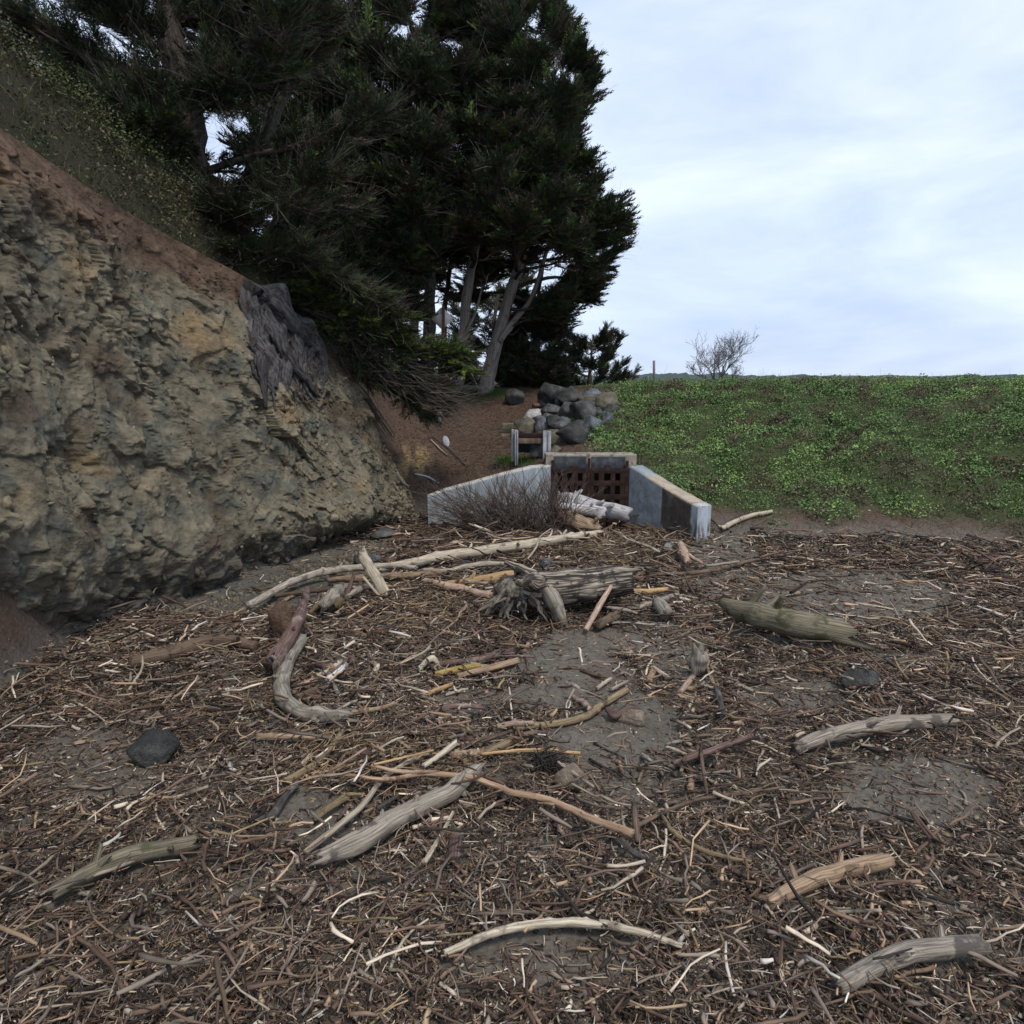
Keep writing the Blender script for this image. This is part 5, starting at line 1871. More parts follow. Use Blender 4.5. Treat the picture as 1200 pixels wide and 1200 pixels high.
kwG = dict(sub=20, sub_len=1.3, start=.3, spr=13, size=.58, fil=10, fil_len=.8, flen_r=.006, up=.08, tilt=.14, cols=dict(pb=.06, pd=.30))
grove("cypress_tree", "second grey trunk cypress standing just left of the leaning one", [(534, 470), (538, 430), (545, 380), (550, 330), (558, 290), (566, 230), (572, 160), (570, 90), (560, 40)], 21, .19,
      [(520, 260, 18.5), (560, 250, 18), (590, 290, 18.5), (540, 220, 18), (500, 210, 18), (580, 220, 17.5), (600, 170, 18), (550, 160, 18), (510, 150, 18.5), (590, 110, 19), (540, 90, 18), (560, 40, 20), (500, 70, 20),
       (570, 285, 23), (530, 280, 23), (610, 300, 23), (480, 240, 20), (540, 20, 20), (520, 110, 22), (580, 60, 23)], kwG, 'bark', seed=4)
grove("cypress_tree", "dark trunked cypress behind the yellow green bough and the white sign", [(500, 470), (501, 420), (503, 370), (506, 320), (505, 270), (498, 200), (490, 120), (480, 40)], 20, .22,
      [(470, 300, 18), (440, 270, 17.5), (520, 295, 19), (480, 250, 17), (450, 220, 17), (420, 200, 17), (500, 180, 17), (460, 160, 17), (430, 130, 17), (490, 100, 17.5), (450, 80, 18), (420, 60, 19), (510, 30, 20),
       (470, 20, 20), (470, 310, 22), (440, 300, 21), (400, 240, 19), (510, 250, 22), (450, 190, 22), (410, 150, 21)], kwG, seed=5)
grove("cypress_tree", "thin dark trunk cypress second from the left in the grove", [(482, 460), (484, 400), (486, 350), (484, 300), (470, 230), (450, 150), (430, 80)], 22, .16,
      [(440, 300, 20), (460, 290, 21), (420, 280, 20), (400, 260, 19), (380, 250, 19), (390, 200, 19), (360, 220, 18), (420, 160, 20), (380, 130, 20), (400, 80, 21), (360, 90, 20), (430, 40, 22), (470, 270, 23), (500, 310, 23)], kwG, seed=6)
grove("cypress_tree", "slender dark trunk between the sign and the grey trunk", [(516, 470), (517, 430), (520, 380), (525, 330), (530, 290), (535, 250)], 23, .12,
      [(500, 300, 22), (550, 300, 22), (530, 270, 21), (560, 330, 23), (505, 330, 24), (545, 345, 24)], dict(kwG, sub=12), seed=7)
# thin pale stems near the leaning trunk
grove("young_tree", "thin bare pale stem leaning left of the big leaning trunk", [(541, 402), (549, 385), (556, 368), (562, 348), (565, 335)], 20.8, .06,
      [(560, 320, 20.8), (572, 330, 21), (575, 315, 21)], dict(kwG, sub=6, spr=4), 'bark', .02, 8)
# low dark foliage closing the view under the crowns
kwL = dict(sub=16, sub_len=1.3, start=.1, spr=9, size=.5, fil=6, fil_len=.6, up=.2, cols=dict(green=(.022, .03, .018), pb=.04, pd=.25))
grove("cypress_tree", "dark bushy cypress with brownish foliage right of the leaning trunk", [(620, 466), (621, 440), (625, 410), (628, 380), (632, 340), (636, 315)], 22, .09,
      [(645, 440, 21.5), (640, 420, 21.5), (635, 400, 21.5), (638, 392, 21.5), (605, 440, 21.5), (612, 420, 21.5), (600, 455, 21.5), (645, 455, 21.2), (625, 385, 21.5), (650, 376, 22), (648, 448, 21), (610, 400, 22), (622, 450, 21),
       (632, 430, 20.8), (600, 405, 23), (625, 365, 22), (645, 360, 22), (598, 430, 23)], dict(kwL, sub_len=.9), seed=9)
grove("cypress_tree", "far dark cypress filling the gap behind the trunks", [(570, 462), (572, 440), (576, 410), (580, 370), (585, 330)], 27, .14,
      [(560, 430, 27), (590, 440, 27), (600, 420, 26), (565, 410, 27), (550, 440, 27), (580, 400, 26), (600, 385, 27), (560, 380, 28), (595, 350, 28), (540, 400, 28), (530, 430, 28), (575, 360, 28), (600, 455, 27), (555, 455, 27), (610, 330, 28), (540, 370, 28)],
      dict(kwL, sub_len=1.3, spr=6), seed=10)
grove("cypress_tree", "shaded cypress at the far left behind the bough", [(440, 440), (438, 380), (430, 320), (410, 240), (390, 160), (370, 90)], 19, .2,
      [(400, 300, 17.5), (370, 290, 17), (350, 270, 17), (420, 310, 18), (380, 330, 17.5), (340, 300, 17), (430, 340, 18), (450, 350, 18.5), (350, 230, 17), (330, 200, 17), (370, 180, 17), (340, 150, 17), (400, 120, 18),
       (350, 90, 18), (310, 120, 18), (300, 190, 17), (380, 50, 19), (410, 360, 18), (460, 370, 19), (300, 60, 19), (440, 385, 18)], dict(kwG, spr=12, cols=dict(pb=.01, pd=.2)), seed=11)

# ---- young dark cypress on the crest
yt = Tree("young_cypress", at(690, 458, 24), "young dark cypress with upswept open branches on the crest behind the boulders", "tree", 'darkbark')
P_ = tube_one(yt.wood, poly([(690, 462), (691, 440), (693, 420), (694, 400)], 24), .10, .02, 14, 8, 12)
for k, (a, b_, dy) in enumerate([(655, 404, 0), (668, 396, .3), (648, 417, 0), (645, 440, -.3), (708, 393, 0), (716, 396, .2), (724, 402, -.2), (719, 412, 0), (712, 420, -.4), (730, 430, 0), (740, 440, -.3), (728, 443, -.6), (662, 425, -.5),
                                 (675, 415, -.3), (700, 405, .4), (690, 430, -.8), (705, 440, -.9), (670, 445, -.9), (655, 450, -.4), (720, 450, -.4), (650, 430, .4), (685, 408, 0), (735, 447, .3), (664, 412, .3)]):
    e = at(a, b_, 24 + dy)
    s_ = P_[min(13, max(0, int((460 - b_ - abs(a - 690) * .5) / 60 * 13)))]
    yt.limb([s_, s_ * .5 + e * .5 - np.array([0, 0, .12]), e], .03, .008, 300 + k, sub=14, sub_len=.55, start=.3, spr=7, size=.30, fil=4, fil_len=.2, up=.3, flen_r=.005, cols=dict(green=(.025, .032, .018), pb=.08, pd=.1))
yt.build()

# ---- near cypress overhanging from the cliff top: trunk, roots, long drooping boughs
YA = 12.0
na = Tree("cypress_tree", at(300, 372, YA), "near cypress overhanging from the cliff top with long drooping dead boughs", "tree", 'darkbark')
trA = tube_one(na.wood, poly([(285, 400), (280, 340), (262, 280), (235, 210), (215, 130), (200, 40), (190, -60)], [11.9, 12.2, 12.4, 12.4, 12.4, 12.4, 12.4]), .42, .16, 40, 18, 20)
tube_one(na.wood, poly([(262, 280), (285, 230), (310, 170), (335, 90), (350, 0)], [12.4, 12.8, 13.2, 13.5, 13.5]), .2, .08, 22, 12, 21)
kwA = dict(sub=22, sub_len=1.1, start=.12, spr=10, size=.36, fil=16, fil_len=.6, up=.12, spread=1.0, flen_r=.0035, cols=dict(pb=.04, pd=.2))
tipsA = []
r_ = np.random.default_rng(5)
for k in range(58):       # dense dark crown above and to the left
    a = r_.uniform(-120, 440)
    b_ = r_.uniform(-60, 300 if a < 330 else 250)
    tipsA.append((a, b_, r_.uniform(10.5, 14.5)))
crown_tips(na, trA, tipsA, .09, **kwA)
# the drooping bough across the cliff
na.br.build("branches", M['darkbark'], na.o)
na.br = Geo()
kwB = dict(sub=30, sub_len=.62, start=.12, spr=17, size=.26, fil=12, fil_len=.5, up=.12, spread=.8, flen_r=.0042, cols=dict(green=(.042, .056, .020), pb=.2, pd=.25), dead=.25)
boughs = [([(290, 330), (350, 325), (420, 345), (470, 372)], [12.2, 12.3, 12.3, 12.2], .2), ([(290, 330), (350, 345), (420, 385), (480, 410)], [12.2, 12.3, 12.4, 12.5], 0), ([(290, 330), (370, 355), (460, 400), (535, 425)], [12.2, 12.4, 12.6, 12.8], 0),
          ([(290, 335), (380, 380), (470, 425), (545, 437)], [12.2, 12.5, 12.8, 13.1], .1), ([(290, 335), (380, 385), (455, 440), (525, 460)], [12.2, 12.5, 12.8, 13.0], .5), ([(290, 335), (380, 385), (440, 440), (505, 475)], [12.2, 12.5, 12.8, 13.0], .8),
          ([(290, 340), (380, 390), (430, 440), (475, 470)], [12.2, 12.5, 12.9, 13.1], .9), ([(320, 345), (410, 380), (490, 405), (535, 415)], [12.2, 12.4, 12.7, 12.9], 0), ([(330, 350), (430, 400), (490, 440), (520, 468)], [12.2, 12.4, 12.8, 13.1], .7),
          ([(300, 320), (340, 315), (390, 330), (440, 350)], [12.0, 12.0, 12.0, 12.0], .6), ([(300, 310), (330, 300), (360, 310), (400, 330)], [11.8, 11.7, 11.7, 11.7], .6), ([(380, 380), (440, 400), (490, 412), (535, 422)], [12.5, 12.7, 12.9, 13.2], -.3),
          ([(380, 380), (430, 430), (470, 465), (500, 485)], [12.6, 12.9, 13.3, 13.6], .9),
          ([(350, 360), (400, 375), (430, 372), (465, 385)], [12.2, 12.2, 12.2, 12.3], .4)]
for k, (pp, yy, dd) in enumerate(boughs):
    kk = dict(kwB)
    kk['dead'] = float(np.clip(.0 + dd * .6, 0, .8))
    if dd < 0.1:
        kk['cols'] = dict(green=(.04, .058, .018), bright=(.10, .15, .025), pb=.5, pd=.1)
    na.limb(poly(pp, yy), .035, .006, 500 + k, **kk)
    na.br.build("bough", M['darkbark'], na.o)
    na.br = Geo()
# bare whippy drooping twigs at the bough's lower edge
r_ = np.random.default_rng(9)
n = 420
px_, py_ = r_.uniform(360, 520, n), np.zeros(n)
py_ = 372 + (px_ - 360) * .62 + r_.normal(size=n) * 12
pos = at(px_, py_, 12.6 + r_.uniform(-.3, .5, n))
filaments(na.tw, pos, np.array([1.0, .1, -.55]) + r_.normal(size=(n, 3)) * .3, r_.uniform(.4, 1.3, n), r_.uniform(.003, .006, n), 91, .25, 7)
na.build()

# root mass gripping the top of the cliff
rt = empty("root_mass", at(345, 420, 11.4), "furrowed grey root mass spilling over the top of the cliff", "root mass")
rootpaths = [([(290, 345), (305, 354), (328, 372), (348, 392), (358, 404)], [24, 22, 17, 11, 5]), ([(335, 372), (355, 390), (370, 412), (379, 438), (378, 460)], [13, 15, 11, 8, 3]),
             ([(300, 360), (322, 395), (333, 425), (336, 452), (333, 482)], [20, 15, 9, 6, 2]), ([(328, 410), (345, 432), (358, 446), (372, 464)], [12, 10, 7, 2.5]),
             ([(295, 352), (304, 385), (308, 420), (310, 450), (312, 478)], [22, 17, 11, 6, 2]), ([(345, 395), (352, 420), (350, 440)], [8, 6, 2]), ([(300, 400), (318, 425), (324, 455)], [16, 12, 4]),
             ([(365, 402), (373, 425), (375, 446)], [8, 6, 2])]
rq = np.random.default_rng(8)
for k in range(30):
    a = rq.uniform(296, 368)
    b_ = 350 + max(0, a - 320) * .8 + rq.uniform(0, 30)
    n_ = rq.uniform(50, 100)
    rootpaths.append(([(a, b_), (a + rq.normal() * 6, b_ + n_ * .33), (a + rq.normal() * 9, b_ + n_ * .66), (a + rq.normal() * 12, b_ + n_)], [rq.uniform(3, 7), 4, 2.4, 1.0]))


def cliff_depth(px_, py_):
    """depth of the cliff face along a pixel column, from its real surface"""
    a, b_ = project(CLIFF_V)
    d = (a - px_) ** 2 + (b_ - py_) ** 2
    m = d < max(d.min() * 1.5, 9)
    return float(np.median(CLIFF_V[..., 1][m]))


for k, (pp, rr) in enumerate(rootpaths):
    Yk = []
    for (a, b_) in pp:
        Yk.append(cliff_depth(a, b_) - .02)
    Yk = np.array(Yk)
    P = poly(pp, Yk)
    g = Geo()
    rad = np.interp(np.linspace(0, 1, len(pp)), np.linspace(0, 1, len(rr)), rr) * pxs(P)
    log_geo(g, P, rad, sides=30, rough=.30, jag=.5, seed=80 + k, knots=7, flat=.7, step=.025)
    g.build("root", M['rootbark'], rt)
# bundle of exposed grey roots down the edge of the rock
eb = empty("exposed_roots", at(430, 480, 12.9), "bundle of thin grey exposed roots hanging down beside the cliff edge", "roots")
g = Geo()
r_ = np.random.default_rng(15)
for k in range(46):
    o_ = r_.normal(size=2) * np.array([2.2, 1.5])
    e_ = r_.uniform(.45, 1.0)
    pp = np.array([(398, 420), (412, 446), (428, 466), (444, 492), (458, 512), (470, 532)], float) + o_
    pp[3:] += r_.normal(size=2) * np.array([3, 2])
    m = max(3, int(6 * e_))
    P = poly(pp[:m], 12.75 - .0 * np.arange(m) + r_.normal() * .04 + np.linspace(0, .5, m))
    P = catmull(P, 12)
    V_, q_, t_, uv_, ix = tubes(P[None], (np.linspace(1, .4, 12) * r_.uniform(.004, .014))[None], 5)
    g.add(V_, q_, t_, uv_)
g.build("strands", M['greytwig'], eb)

# ---- bare shrub in front of the left wing wall
sb = empty("bare_shrub", hit(600, 628)[0], "tangled leafless reddish brown shrub in front of the left wing wall", "shrub")
r_ = np.random.default_rng(33)
g1, g2 = Geo(), Geo()
for k in range(230):
    bx0 = r_.uniform(550, 668)
    b0 = at(bx0, r_.uniform(612, 630), 11.5 + r_.uniform(-.25, .25))
    lean = (bx0 - 612) / 60 * .4 - .38 + r_.normal() * .55
    L_ = r_.uniform(.4, 1.35)
    d = norm(np.array([lean, r_.normal() * .3, 1.0 - abs(lean) * .2]))
    K = 8
    s = np.linspace(0, 1, K)[:, None]
    P = b0 + d * L_ * s + np.array([lean * .25, 0, -.12]) * L_ * s ** 2 + np.cumsum(r_.normal(size=(K, 3)) * .012, 0)
    V_, q_, t_, uv_, ix = tubes(P[None], (np.linspace(1, .3, K) * r_.uniform(.005, .011))[None], 5)
    g1.add(V_, q_, t_, uv_)
    for j in range(7):
        u = r_.uniform(.3, .95)
        kk = int(u * (K - 1))
        n = 1
        filaments(g2, P[kk][None], (d + r_.normal(size=3) * .45)[None], np.array([r_.uniform(.12, .4)]), np.array([.0035]), k * 10 + j, .1, 5)
for k in range(260):      # arching tangle
    b0 = at(r_.uniform(530, 672), r_.uniform(590, 632), 11.35 + r_.uniform(-.25, .3))
    a = r_.uniform(0, 6.28)
    L_ = r_.uniform(.3, .9)
    K = 9
    P = [b0]
    d = norm(np.array([math.cos(a) * .8, math.sin(a) * .3, r_.uniform(-.2, .9)]))
    for q in range(K - 1):
        d = norm(d + np.array([0, 0, -.28]) + r_.normal(size=3) * .14)
        P.append(P[-1] + d * L_ / K)
    P = np.array(P)
    V_, q_, t_, uv_, ix = tubes(P[None], (np.linspace(1, .4, K) * r_.uniform(.003, .007))[None], 4)
    g2.add(V_, q_, t_, uv_)
g1.build("stems", M['twig'], sb)
g2.build("twigs", M['twig'], sb)

# ---- bare tree on the crest
M['baretwig'] = wood_mat("bare grey wood", (.09, .085, .09), (.18, .17, .175))
bt = empty("bare_tree", at(842, 455, 21), "leafless round crowned small tree on the green crest", "tree")
gt, gb = Geo(), Geo()
r_ = np.random.default_rng(21)


def branch(p, d, L_, r, lev):
    K = 6
    P = [p]
    dd = d
    for q in range(K - 1):
        dd = norm(dd + r_.normal(size=3) * .13 + np.array([0, 0, .05]))
        P.append(P[-1] + dd * L_ / (K - 1))
    P = np.array(P)
    V_, q_, t_, uv_, ix = tubes(P[None], (np.linspace(1, .55, K) * r)[None], 5 if lev < 2 else 3)
    (gt if lev == 0 else gb).add(V_, q_, t_, uv_)
    if lev < 5:
        for j in range(3 if lev < 4 else 2):
            kk = int(r_.integers(2, K))
            ax_ = norm(r_.normal(size=3) * np.array([1, .8, .7]))
            nd_ = norm(dd * .9 + ax_ * .75 + np.array([0, 0, .15]))
            branch(P[kk], nd_, L_ * r_.uniform(.6, .82), max(r * .55, .0045), lev + 1)


b0 = at(842, 458, 21)
for (lx, L_) in ((.05, .72), (-.6, .72), (-.3, .74), (.45, .6), (-1.0, .62), (.2, .78), (-.15, .76)):
    branch(b0 + np.array([lx * .12, 0, 0]), norm(np.array([lx, r_.normal() * .2, .9])), L_, .028, 0)
gt.build("trunk", M['baretwig'], bt)
gb.build("twigs", M['baretwig'], bt)
# low sprawling bare branch left of it
g = Geo()
lb = empty("bare_bush", at(790, 455, 20), "sparse bare bush sprawling low on the crest near the thin pole", "bush")
for k in range(12):
    p = at(r_.uniform(765, 800), 456, 20)
    d = norm(np.array([r_.normal() * .8, 0, .6]))
    filaments(g, p[None], d[None], np.array([r_.uniform(.25, .75)]), np.array([.005]), 700 + k, .1, 6)
g.build("twigs", M['baretwig'], lb)
lb = empty("bare_bush", at(872, 455, 19), "low grey leafless bush on the crest at the right photo edge", "bush")
g = Geo()
for k in range(260):
    p = at(r_.uniform(852, 925), 455 + r_.uniform(-2, 2), 19 + r_.uniform(-.3, .3))
    filaments(g, p[None], norm(np.array([r_.normal() * .6, 0, .8]))[None], np.array([r_.uniform(.15, .42)]), np.array([.0035]), 900 + k, .1, 5)
g.build("twigs", M['baretwig'], lb)

# thin post and distant pole
g = Geo()
p = at(766.5, 437, 26)
P = np.array([at(766.5, 458, 26), at(766.5, 440, 26), at(766.3, 422.5, 26)])
V_, q_, t_, uv_, ix = tubes(P[None], np.array([[.05, .047, .045]]), 10)
g.add(V_, q_, t_, uv_)
tag(g.build("wooden_pole", M['baretwig']), "thin upright wooden pole standing on the crest against the sky", "pole")

# diamond sign seen from behind, with its rusty post
M['signback'] = stone_mat("bare sign metal", (.50, .48, .46), (.60, .58, .56), (.68, .66, .64), scale=2, bump=.05)
YS = 19.0
sg = empty("road_sign", at(519, 440, YS), "pale diamond shaped sign seen from behind on a rusty post among the trunks", "sign")
g = Geo()
c_ = at(518, 373, YS)
s_ = 13.5 * pxs(c_)[0]
a = np.array([[s_, 0], [0, s_], [-s_, 0], [0, -s_]])
n_ = 5
ring = []
for k in range(4):
    cdir = a[k]
    prev, nxt = a[k - 1], a[(k + 1) % 4]
    for t in np.linspace(-1, 1, n_):
        q0 = cdir * .86 + (prev if t < 0 else nxt) * .14 * abs(t)
        ring.append(q0 + cdir * .05 * (1 - abs(t)))
ring = np.array(ring)
nr = len(ring)
Vv = np.concatenate([np.stack([ring[:, 0], np.full(nr, 0.0), ring[:, 1]], -1), np.stack([ring[:, 0], np.full(nr, .006), ring[:, 1]], -1), [[0, 0, 0], [0, .006, 0]]]) + c_
tt_ = [[2 * nr, (k + 1) % nr, k] for k in range(nr)] + [[2 * nr + 1, nr + k, nr + (k + 1) % nr] for k in range(nr)]
qq_ = [[k, (k + 1) % nr, nr + (k + 1) % nr, nr + k] for k in range(nr)]
g.add(Vv, qq_, tt_)
g.build("panel", M['signback'], sg, smooth_sh=False)
g = Geo()
t0, t1 = at(519.5, 358, YS - .05), at(519.5, 440, YS - .05)
box_geo(g, (t0[0], YS - .05, (t0[2] + t1[2]) / 2 - .3), (.075, .05, t0[2] - t1[2] + .6), bevel=.008)
g.build("post", wood_mat("rusty red post", (.12, .05, .025), (.24, .11, .06)), sg, smooth_sh=False)

# pale round plate and white broken stub on the brown slope
p = hit(523, 521)[0]
g = Geo()
n_ = 28
an = np.linspace(0, 2 * np.pi, n_, endpoint=False)
s_ = pxs(p)[0]
th_ = np.array([np.cos(an) * 3.6 * s_, np.zeros(n_), np.sin(an) * 6.5 * s_]).T
tiltm = np.array([[.94, 0, .34], [0, 1, 0], [-.34, 0, .94]])
th_ = th_ @ tiltm
th_[:, 1] += th_[:, 2] * .5
c0 = p + np.array([0, -.03, 4.0 * s_])
Vv = np.concatenate([c0 + th_, c0 + th_ * .93 + [0, -.006, 0], c0 + th_ + [0, .014, 0], [c0 + [0, -.006, 0], c0 + [0, .014, 0]]])
q1 = [[k, (k + 1) % n_, n_ + (k + 1) % n_, n_ + k] for k in range(n_)] + [[k, 2 * n_ + k, 2 * n_ + (k + 1) % n_, (k + 1) % n_] for k in range(n_)]
t1 = [[3 * n_, n_ + k, n_ + (k + 1) % n_] for k in range(n_)] + [[3 * n_ + 1, 2 * n_ + (k + 1) % n_, 2 * n_ + k] for k in range(n_)]
g.add(Vv, q1, t1)
tag(g.build("round_plate", M['galv']), "pale grey round plate leaning on the brown slope", "plate")
D("stump_piece", "white broken stub sticking out of the slope under the bough", [(512, 496), (515, 488), (517, 478)], [3, 3.6, 2.6], 'white', lifts=[.02, .16, .3], cat="stump", jag=1.5)
D("driftwood_stick", "thin pale stick lying on the slope below the round plate", [(505, 516), (515, 526), (524, 534)], [.9, 1, .7], 'pale', .02, cat="stick")
D("driftwood_stick", "forked pale twig on the slope above the left wing wall", [(486, 556), (502, 560), (514, 567)], [.9, 1.1, .6], 'white', .03, cat="stick")
D("driftwood_stick", "dark twig lying on the slope above the round plate", [(508, 512), (530, 530), (545, 545)], [.7, .8, .6], 'dark', .02, cat="stick")

# ---- ground cover on the bank
def leaf_quads(g, C, size, r_, colr, upness=.7, long=1.6):
    n = len(C)
    nrm = norm(np.array([0, -.25, 1.0]) * upness + r_.normal(size=(n, 3)) * .6)
    t_ = norm(np.cross(nrm, r_.normal(size=(n, 3))))
    b_ = np.cross(nrm, t_)
    s_ = size[:, None]
    Q = np.stack([C - t_ * s_ * long * .5, C + b_ * s_ * .42, C + t_ * s_ * long * .5, C - b_ * s_ * .42], 1)
    Q[:, 1] += nrm * s_ * .12
    Q[:, 3] += nrm * s_ * .12
    g.add(Q.reshape(-1, 3), np.arange(n * 4).reshape(-1, 4), None, None, np.repeat(colr, 4, 0))


g = Geo()
r_ = np.random.default_rng(55)
n = 34000
X = r_.uniform(.6, 17, n)
Y = r_.uniform(10.2, 24, n)
npt = fbm(v2(X, Y, 1.1, 8), 4)
Zb = height(X, Y)
edge_ = smooth(-.4, .5, X - (1.6 + (Y - 13) * .14) + .9 * npt) * smooth(.28, .62, Zb + .30 * npt)
inview = np.abs(X) < Y * 1.05 + .6
keep = (r_.random(n) < edge_) & inview & (Y < 20 + X * .0 + 1)
X, Y, Zb, npt = X[keep], Y[keep], Zb[keep], npt[keep]
UA, UB = X * .8 + Y * .6, -X * .6 + Y * .8
m2_ = fbm(v2(UA * .45, UB * 1.3, 1.0, 3), 4)
m3_ = fbm(v2(UA * .8, UB * 2.2, 1.3, 6), 3)
cols0 = np.where((m2_ > .12)[:, None], np.array([.13, .205, .060]), np.array([.085, .145, .046]))
cols0 = np.where((m3_ > .10)[:, None], np.array([.075, .060, .036]), cols0)
cols0 = np.where((m3_ < -.42)[:, None], np.array([.09, .12, .035]), cols0)
per = 13
C = np.repeat(np.stack([X, Y, Zb], -1), per, 0)
hgt = np.repeat(.03 + .16 * smooth(-.1, .35, fbm(v2(X, Y, 1.9, 44), 3)) + .12 * np.clip(m2_ + .4, 0, 1) * r_.random(len(X)), per)
C += r_.normal(size=C.shape) * np.array([.07, .07, 0])
C[:, 2] += hgt * r_.random(len(C)) + .015
big = np.repeat(.75 + .45 * smooth(-.2, .4, fbm(v2(X, Y, 1.3, 91), 3)), per)
leaf_quads(g, C, r_.uniform(.014, .042, len(C)) * big, r_, np.repeat(cols0, per, 0) * r_.uniform(.6, 1.9, (len(C), 1)))
# taller blades and weeds standing up through it, thickest along the crest
n = 26000
X = r_.uniform(.8, 17, n)
Y = r_.uniform(11, 20, n)
Zb = height(X, Y)
npt = fbm(v2(X, Y, .9, 62), 3)
k = (np.abs(X) < Y * 1.05 + .6) & (Zb > .5) & (X > 1.7 + (Y - 13) * .16) & (r_.random(n) < smooth(.0, .35, npt) + .8 * smooth(2.35, 2.5, Zb) * (Y < 19))
pos = np.stack([X, Y, Zb], -1)[k]
npt = npt[k]
n = len(pos)
hN = r_.uniform(.06, .20, n) * (1 + .7 * smooth(0, .4, npt))
dN = norm(np.array([.1, -.1, 1.0]) + r_.normal(size=(n, 3)) * .35)
tq = np.linspace(0, 1, 4)[None, :, None]
P = pos[:, None] + dN[:, None] * (tq * hN[:, None, None]) + np.concatenate([r_.normal(size=(n, 2)) * .35, np.full((n, 1), -.3)], 1)[:, None] * (tq ** 2 * hN[:, None, None])
V_, q_, t_, uv_, ix = tubes(P, np.tile([.004, .006, .005, .001], (n, 1)) * r_.uniform(.8, 1.6, (n, 1)), 3, False)
g.add(V_, q_, None, None, (np.array([[.10, .17, .045], [.07, .12, .035], [.17, .15, .08], [.13, .18, .07]])[r_.choice(4, n, p=[.4, .3, .15, .15])] * r_.uniform(.6, 1.4, (n, 1)))[ix])
gc = g.build("ground_cover", M['cover'], origin=np.zeros(3), smooth_sh=False)
gc["kind"] = "stuff"
gc["label"] = "low green leafy ground cover over the bank"
g = Geo()
r_ = np.random.default_rng(57)
n = 34000
X = r_.uniform(-13, -3.0, n)
Y = r_.uniform(3, 18, n)
Zb = height(X, Y)
k = (Zb > 2.6) & (np.abs(X) < Y * 1.05) & (r_.random(n) < .2 + .9 * smooth(-.1, .3, fbm(v2(X, Y, .8, 31), 3)))
X, Y, Zb = X[k], Y[k], Zb[k]
per = 18
C = np.repeat(np.stack([X, Y, Zb], -1), per, 0) + r_.normal(size=(len(X) * per, 3)) * np.array([.14, .14, 0])
C[:, 2] += r_.uniform(.0, .16, len(C))
cu = np.array([[.06, .08, .026], [.09, .075, .045], [.05, .062, .022]])[r_.integers(0, 3, len(X))]
leaf_quads(g, C, r_.uniform(.015, .04, len(C)), r_, np.repeat(cu, per, 0) * r_.uniform(.5, 1.5, (len(C), 1)))
n = 90000
X = r_.uniform(-13, -2.6, n)
Y = r_.uniform(3, 19, n)
Zb = height(X, Y)
k = (Zb > 2.5) & (np.abs(X) < Y * 1.05) & (r_.random(n) < .3 + .9 * smooth(-.2, .3, fbm(v2(X, Y, 1.2, 37), 3)))
pos = np.stack([X, Y, Zb], -1)[k]
n = len(pos)
hN = r_.uniform(.06, .28, n)
dN = norm(np.array([.25, -.2, 1.0]) + r_.normal(size=(n, 3)) * .45)
P = pos[:, None] + dN[:, None] * (np.linspace(0, 1, 4)[None, :, None] * hN[:, None, None]) + np.array([.3, -.1, -.5]) * (np.linspace(0, 1, 4)[None, :, None] ** 2 * hN[:, None, None] * .5)
V_, q_, t_, uv_, ix = tubes(P, np.tile([.004, .0035, .0025, .001], (n, 1)), 3, False)
g.add(V_, q_, None, None, (np.array([[.16, .13, .075], [.09, .075, .045], [.07, .085, .03]])[r_.integers(0, 3, n)] * r_.uniform(.6, 1.3, (n, 1)))[ix])
ug = g.build("undergrowth", M['cover'], origin=np.zeros(3), smooth_sh=False)
ug["kind"] = "stuff"
ug["label"] = "dull green and brown undergrowth on the bluff above the cliff"
# stalks (brown) on the bank and its foot
g = Geo()
n = 16000
X = r_.uniform(.9, 16, n)
Y = r_.uniform(10.4, 19.5, n)
Zb = height(X, Y)
npt = fbm(v2(X, Y, .9, 18), 3)
lowf = smooth(.9, .25, Zb) * smooth(.12, .25, Zb)
keep = (Zb > .2) & (r_.random(n) < np.maximum(lowf * 1.0, smooth(-.05, .25, npt) * .7)) & (X > 1.5 + (Y - 13) * .2)
pos = np.stack([X, Y, Zb], -1)[keep]
n = len(pos)
filaments(g, pos, np.array([0, 0, 1.0]) + r_.normal(size=(n, 3)) * .8, r_.uniform(.08, .3, n), r_.uniform(.0025, .005, n), 66, 0, 4)
gs = g.build("dry_stalks", M['twig'], origin=np.zeros(3))
gs["kind"] = "stuff"
gs["label"] = "dry brown stalks among the ground cover and at the foot of the bank"
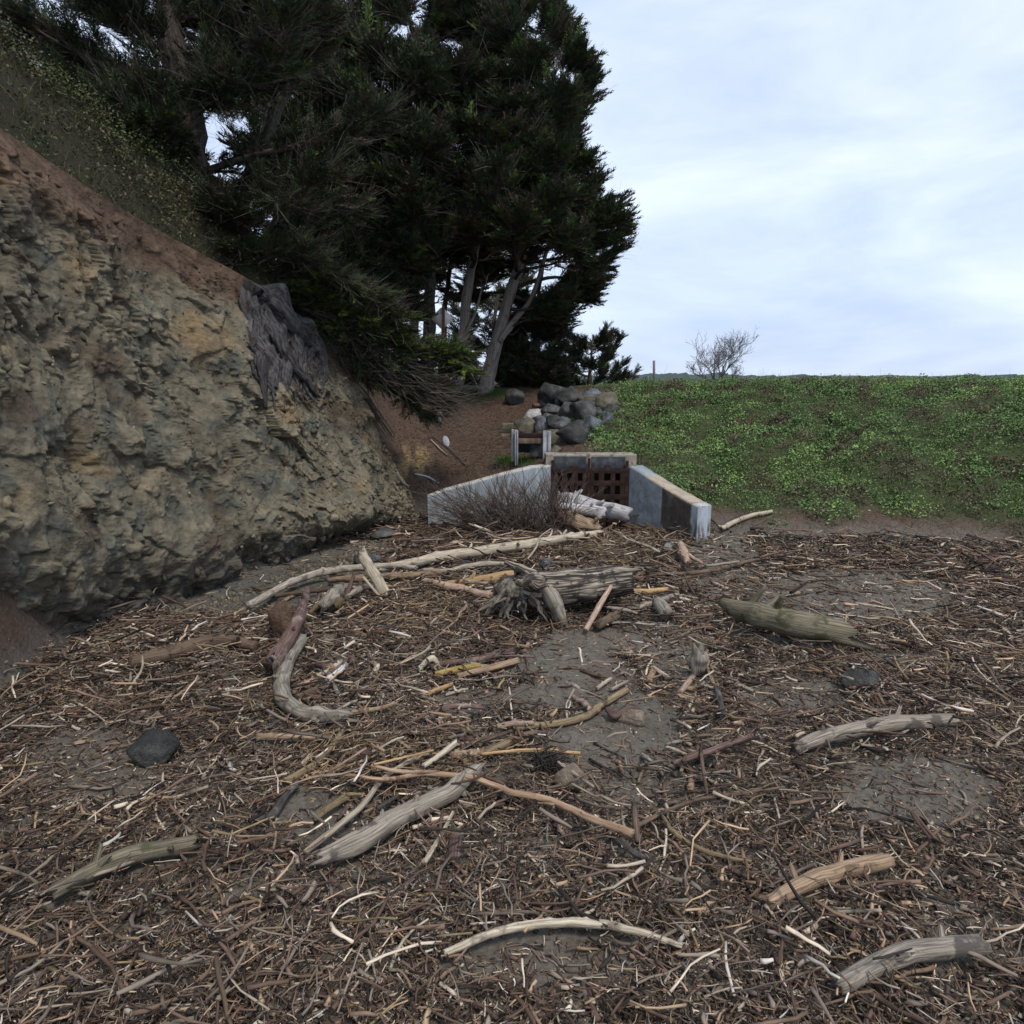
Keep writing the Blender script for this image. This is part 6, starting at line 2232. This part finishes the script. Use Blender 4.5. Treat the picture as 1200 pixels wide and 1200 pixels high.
# grass blades: small lawn by the tree foot, tuft over the wing wall, strip by the barrier
g = Geo()
pts = []
for (cx, cy, sx_, sy_, n) in ((575, 461, 20, 3.5, 2600), (603, 541, 17, 4, 1500), (668, 497, 26, 7, 900), (745, 530, 10, 7, 500), (700, 505, 20, 6, 700)):
    p = hit(r_.normal(cx, sx_ * .55, n), r_.normal(cy, sy_ * .5, n))
    pts.append(p)
pts = np.concatenate(pts)
pts = pts[(pts[:, 2] > .5)]
n = len(pts)
P = pts[:, None] + np.array([0, 0, 1.0]) * np.linspace(0, 1, 3)[None, :, None] * r_.uniform(.03, .09, n)[:, None, None] + r_.normal(size=(n, 1, 3)) * .02 * np.linspace(0, 1, 3)[None, :, None] ** 2 * 1.5
V_, q_, t_, uv_, ix = tubes(P, np.tile([.004, .003, .001], (n, 1)), 3, False)
g.add(V_, q_, None, None, np.array([.06, .11, .025]) * r_.uniform(.6, 1.4, (len(V_), 1)))
gg = g.build("grass", M['cover'], origin=np.zeros(3))
gg["kind"] = "stuff"
gg["label"] = "short green grass on the path edge and by the culvert"
# needles and twig bits on the brown slope
g = Geo()
n = 26000
X = r_.uniform(-5, 3.4, n)
Y = r_.uniform(12.3, 21, n)
Zb = height(X, Y)
k = (Zb > .35) & ~((X > GL - .2) & (Y < GATE_Y + .5))
X, Y, Zb = X[k], Y[k], Zb[k]
n = len(X)
pos = np.stack([X, Y, Zb + .006], -1)
d = r_.normal(size=(n, 3)) * np.array([1, 1, .25])
L_ = r_.uniform(.03, .14, n)
P = pos[:, None] + norm(d)[:, None] * (np.linspace(-.5, .5, 3)[None, :, None] * L_[:, None, None])
V_, q_, t_, uv_, ix = tubes(P, np.repeat(r_.uniform(.0025, .006, n)[:, None], 3, 1), 3, False)
cl = np.array([[.15, .10, .065], [.09, .06, .045], [.22, .16, .11], [.06, .045, .035]])[r_.choice(4, n, p=[.4, .35, .08, .17])]
g.add(V_, q_, None, uv_ * .05, cl[ix])
fl = g.build("needle_litter", M['litter'], origin=np.zeros(3))
fl["kind"] = "stuff"
fl["label"] = "fallen brown needles and twig bits on the bare slope"
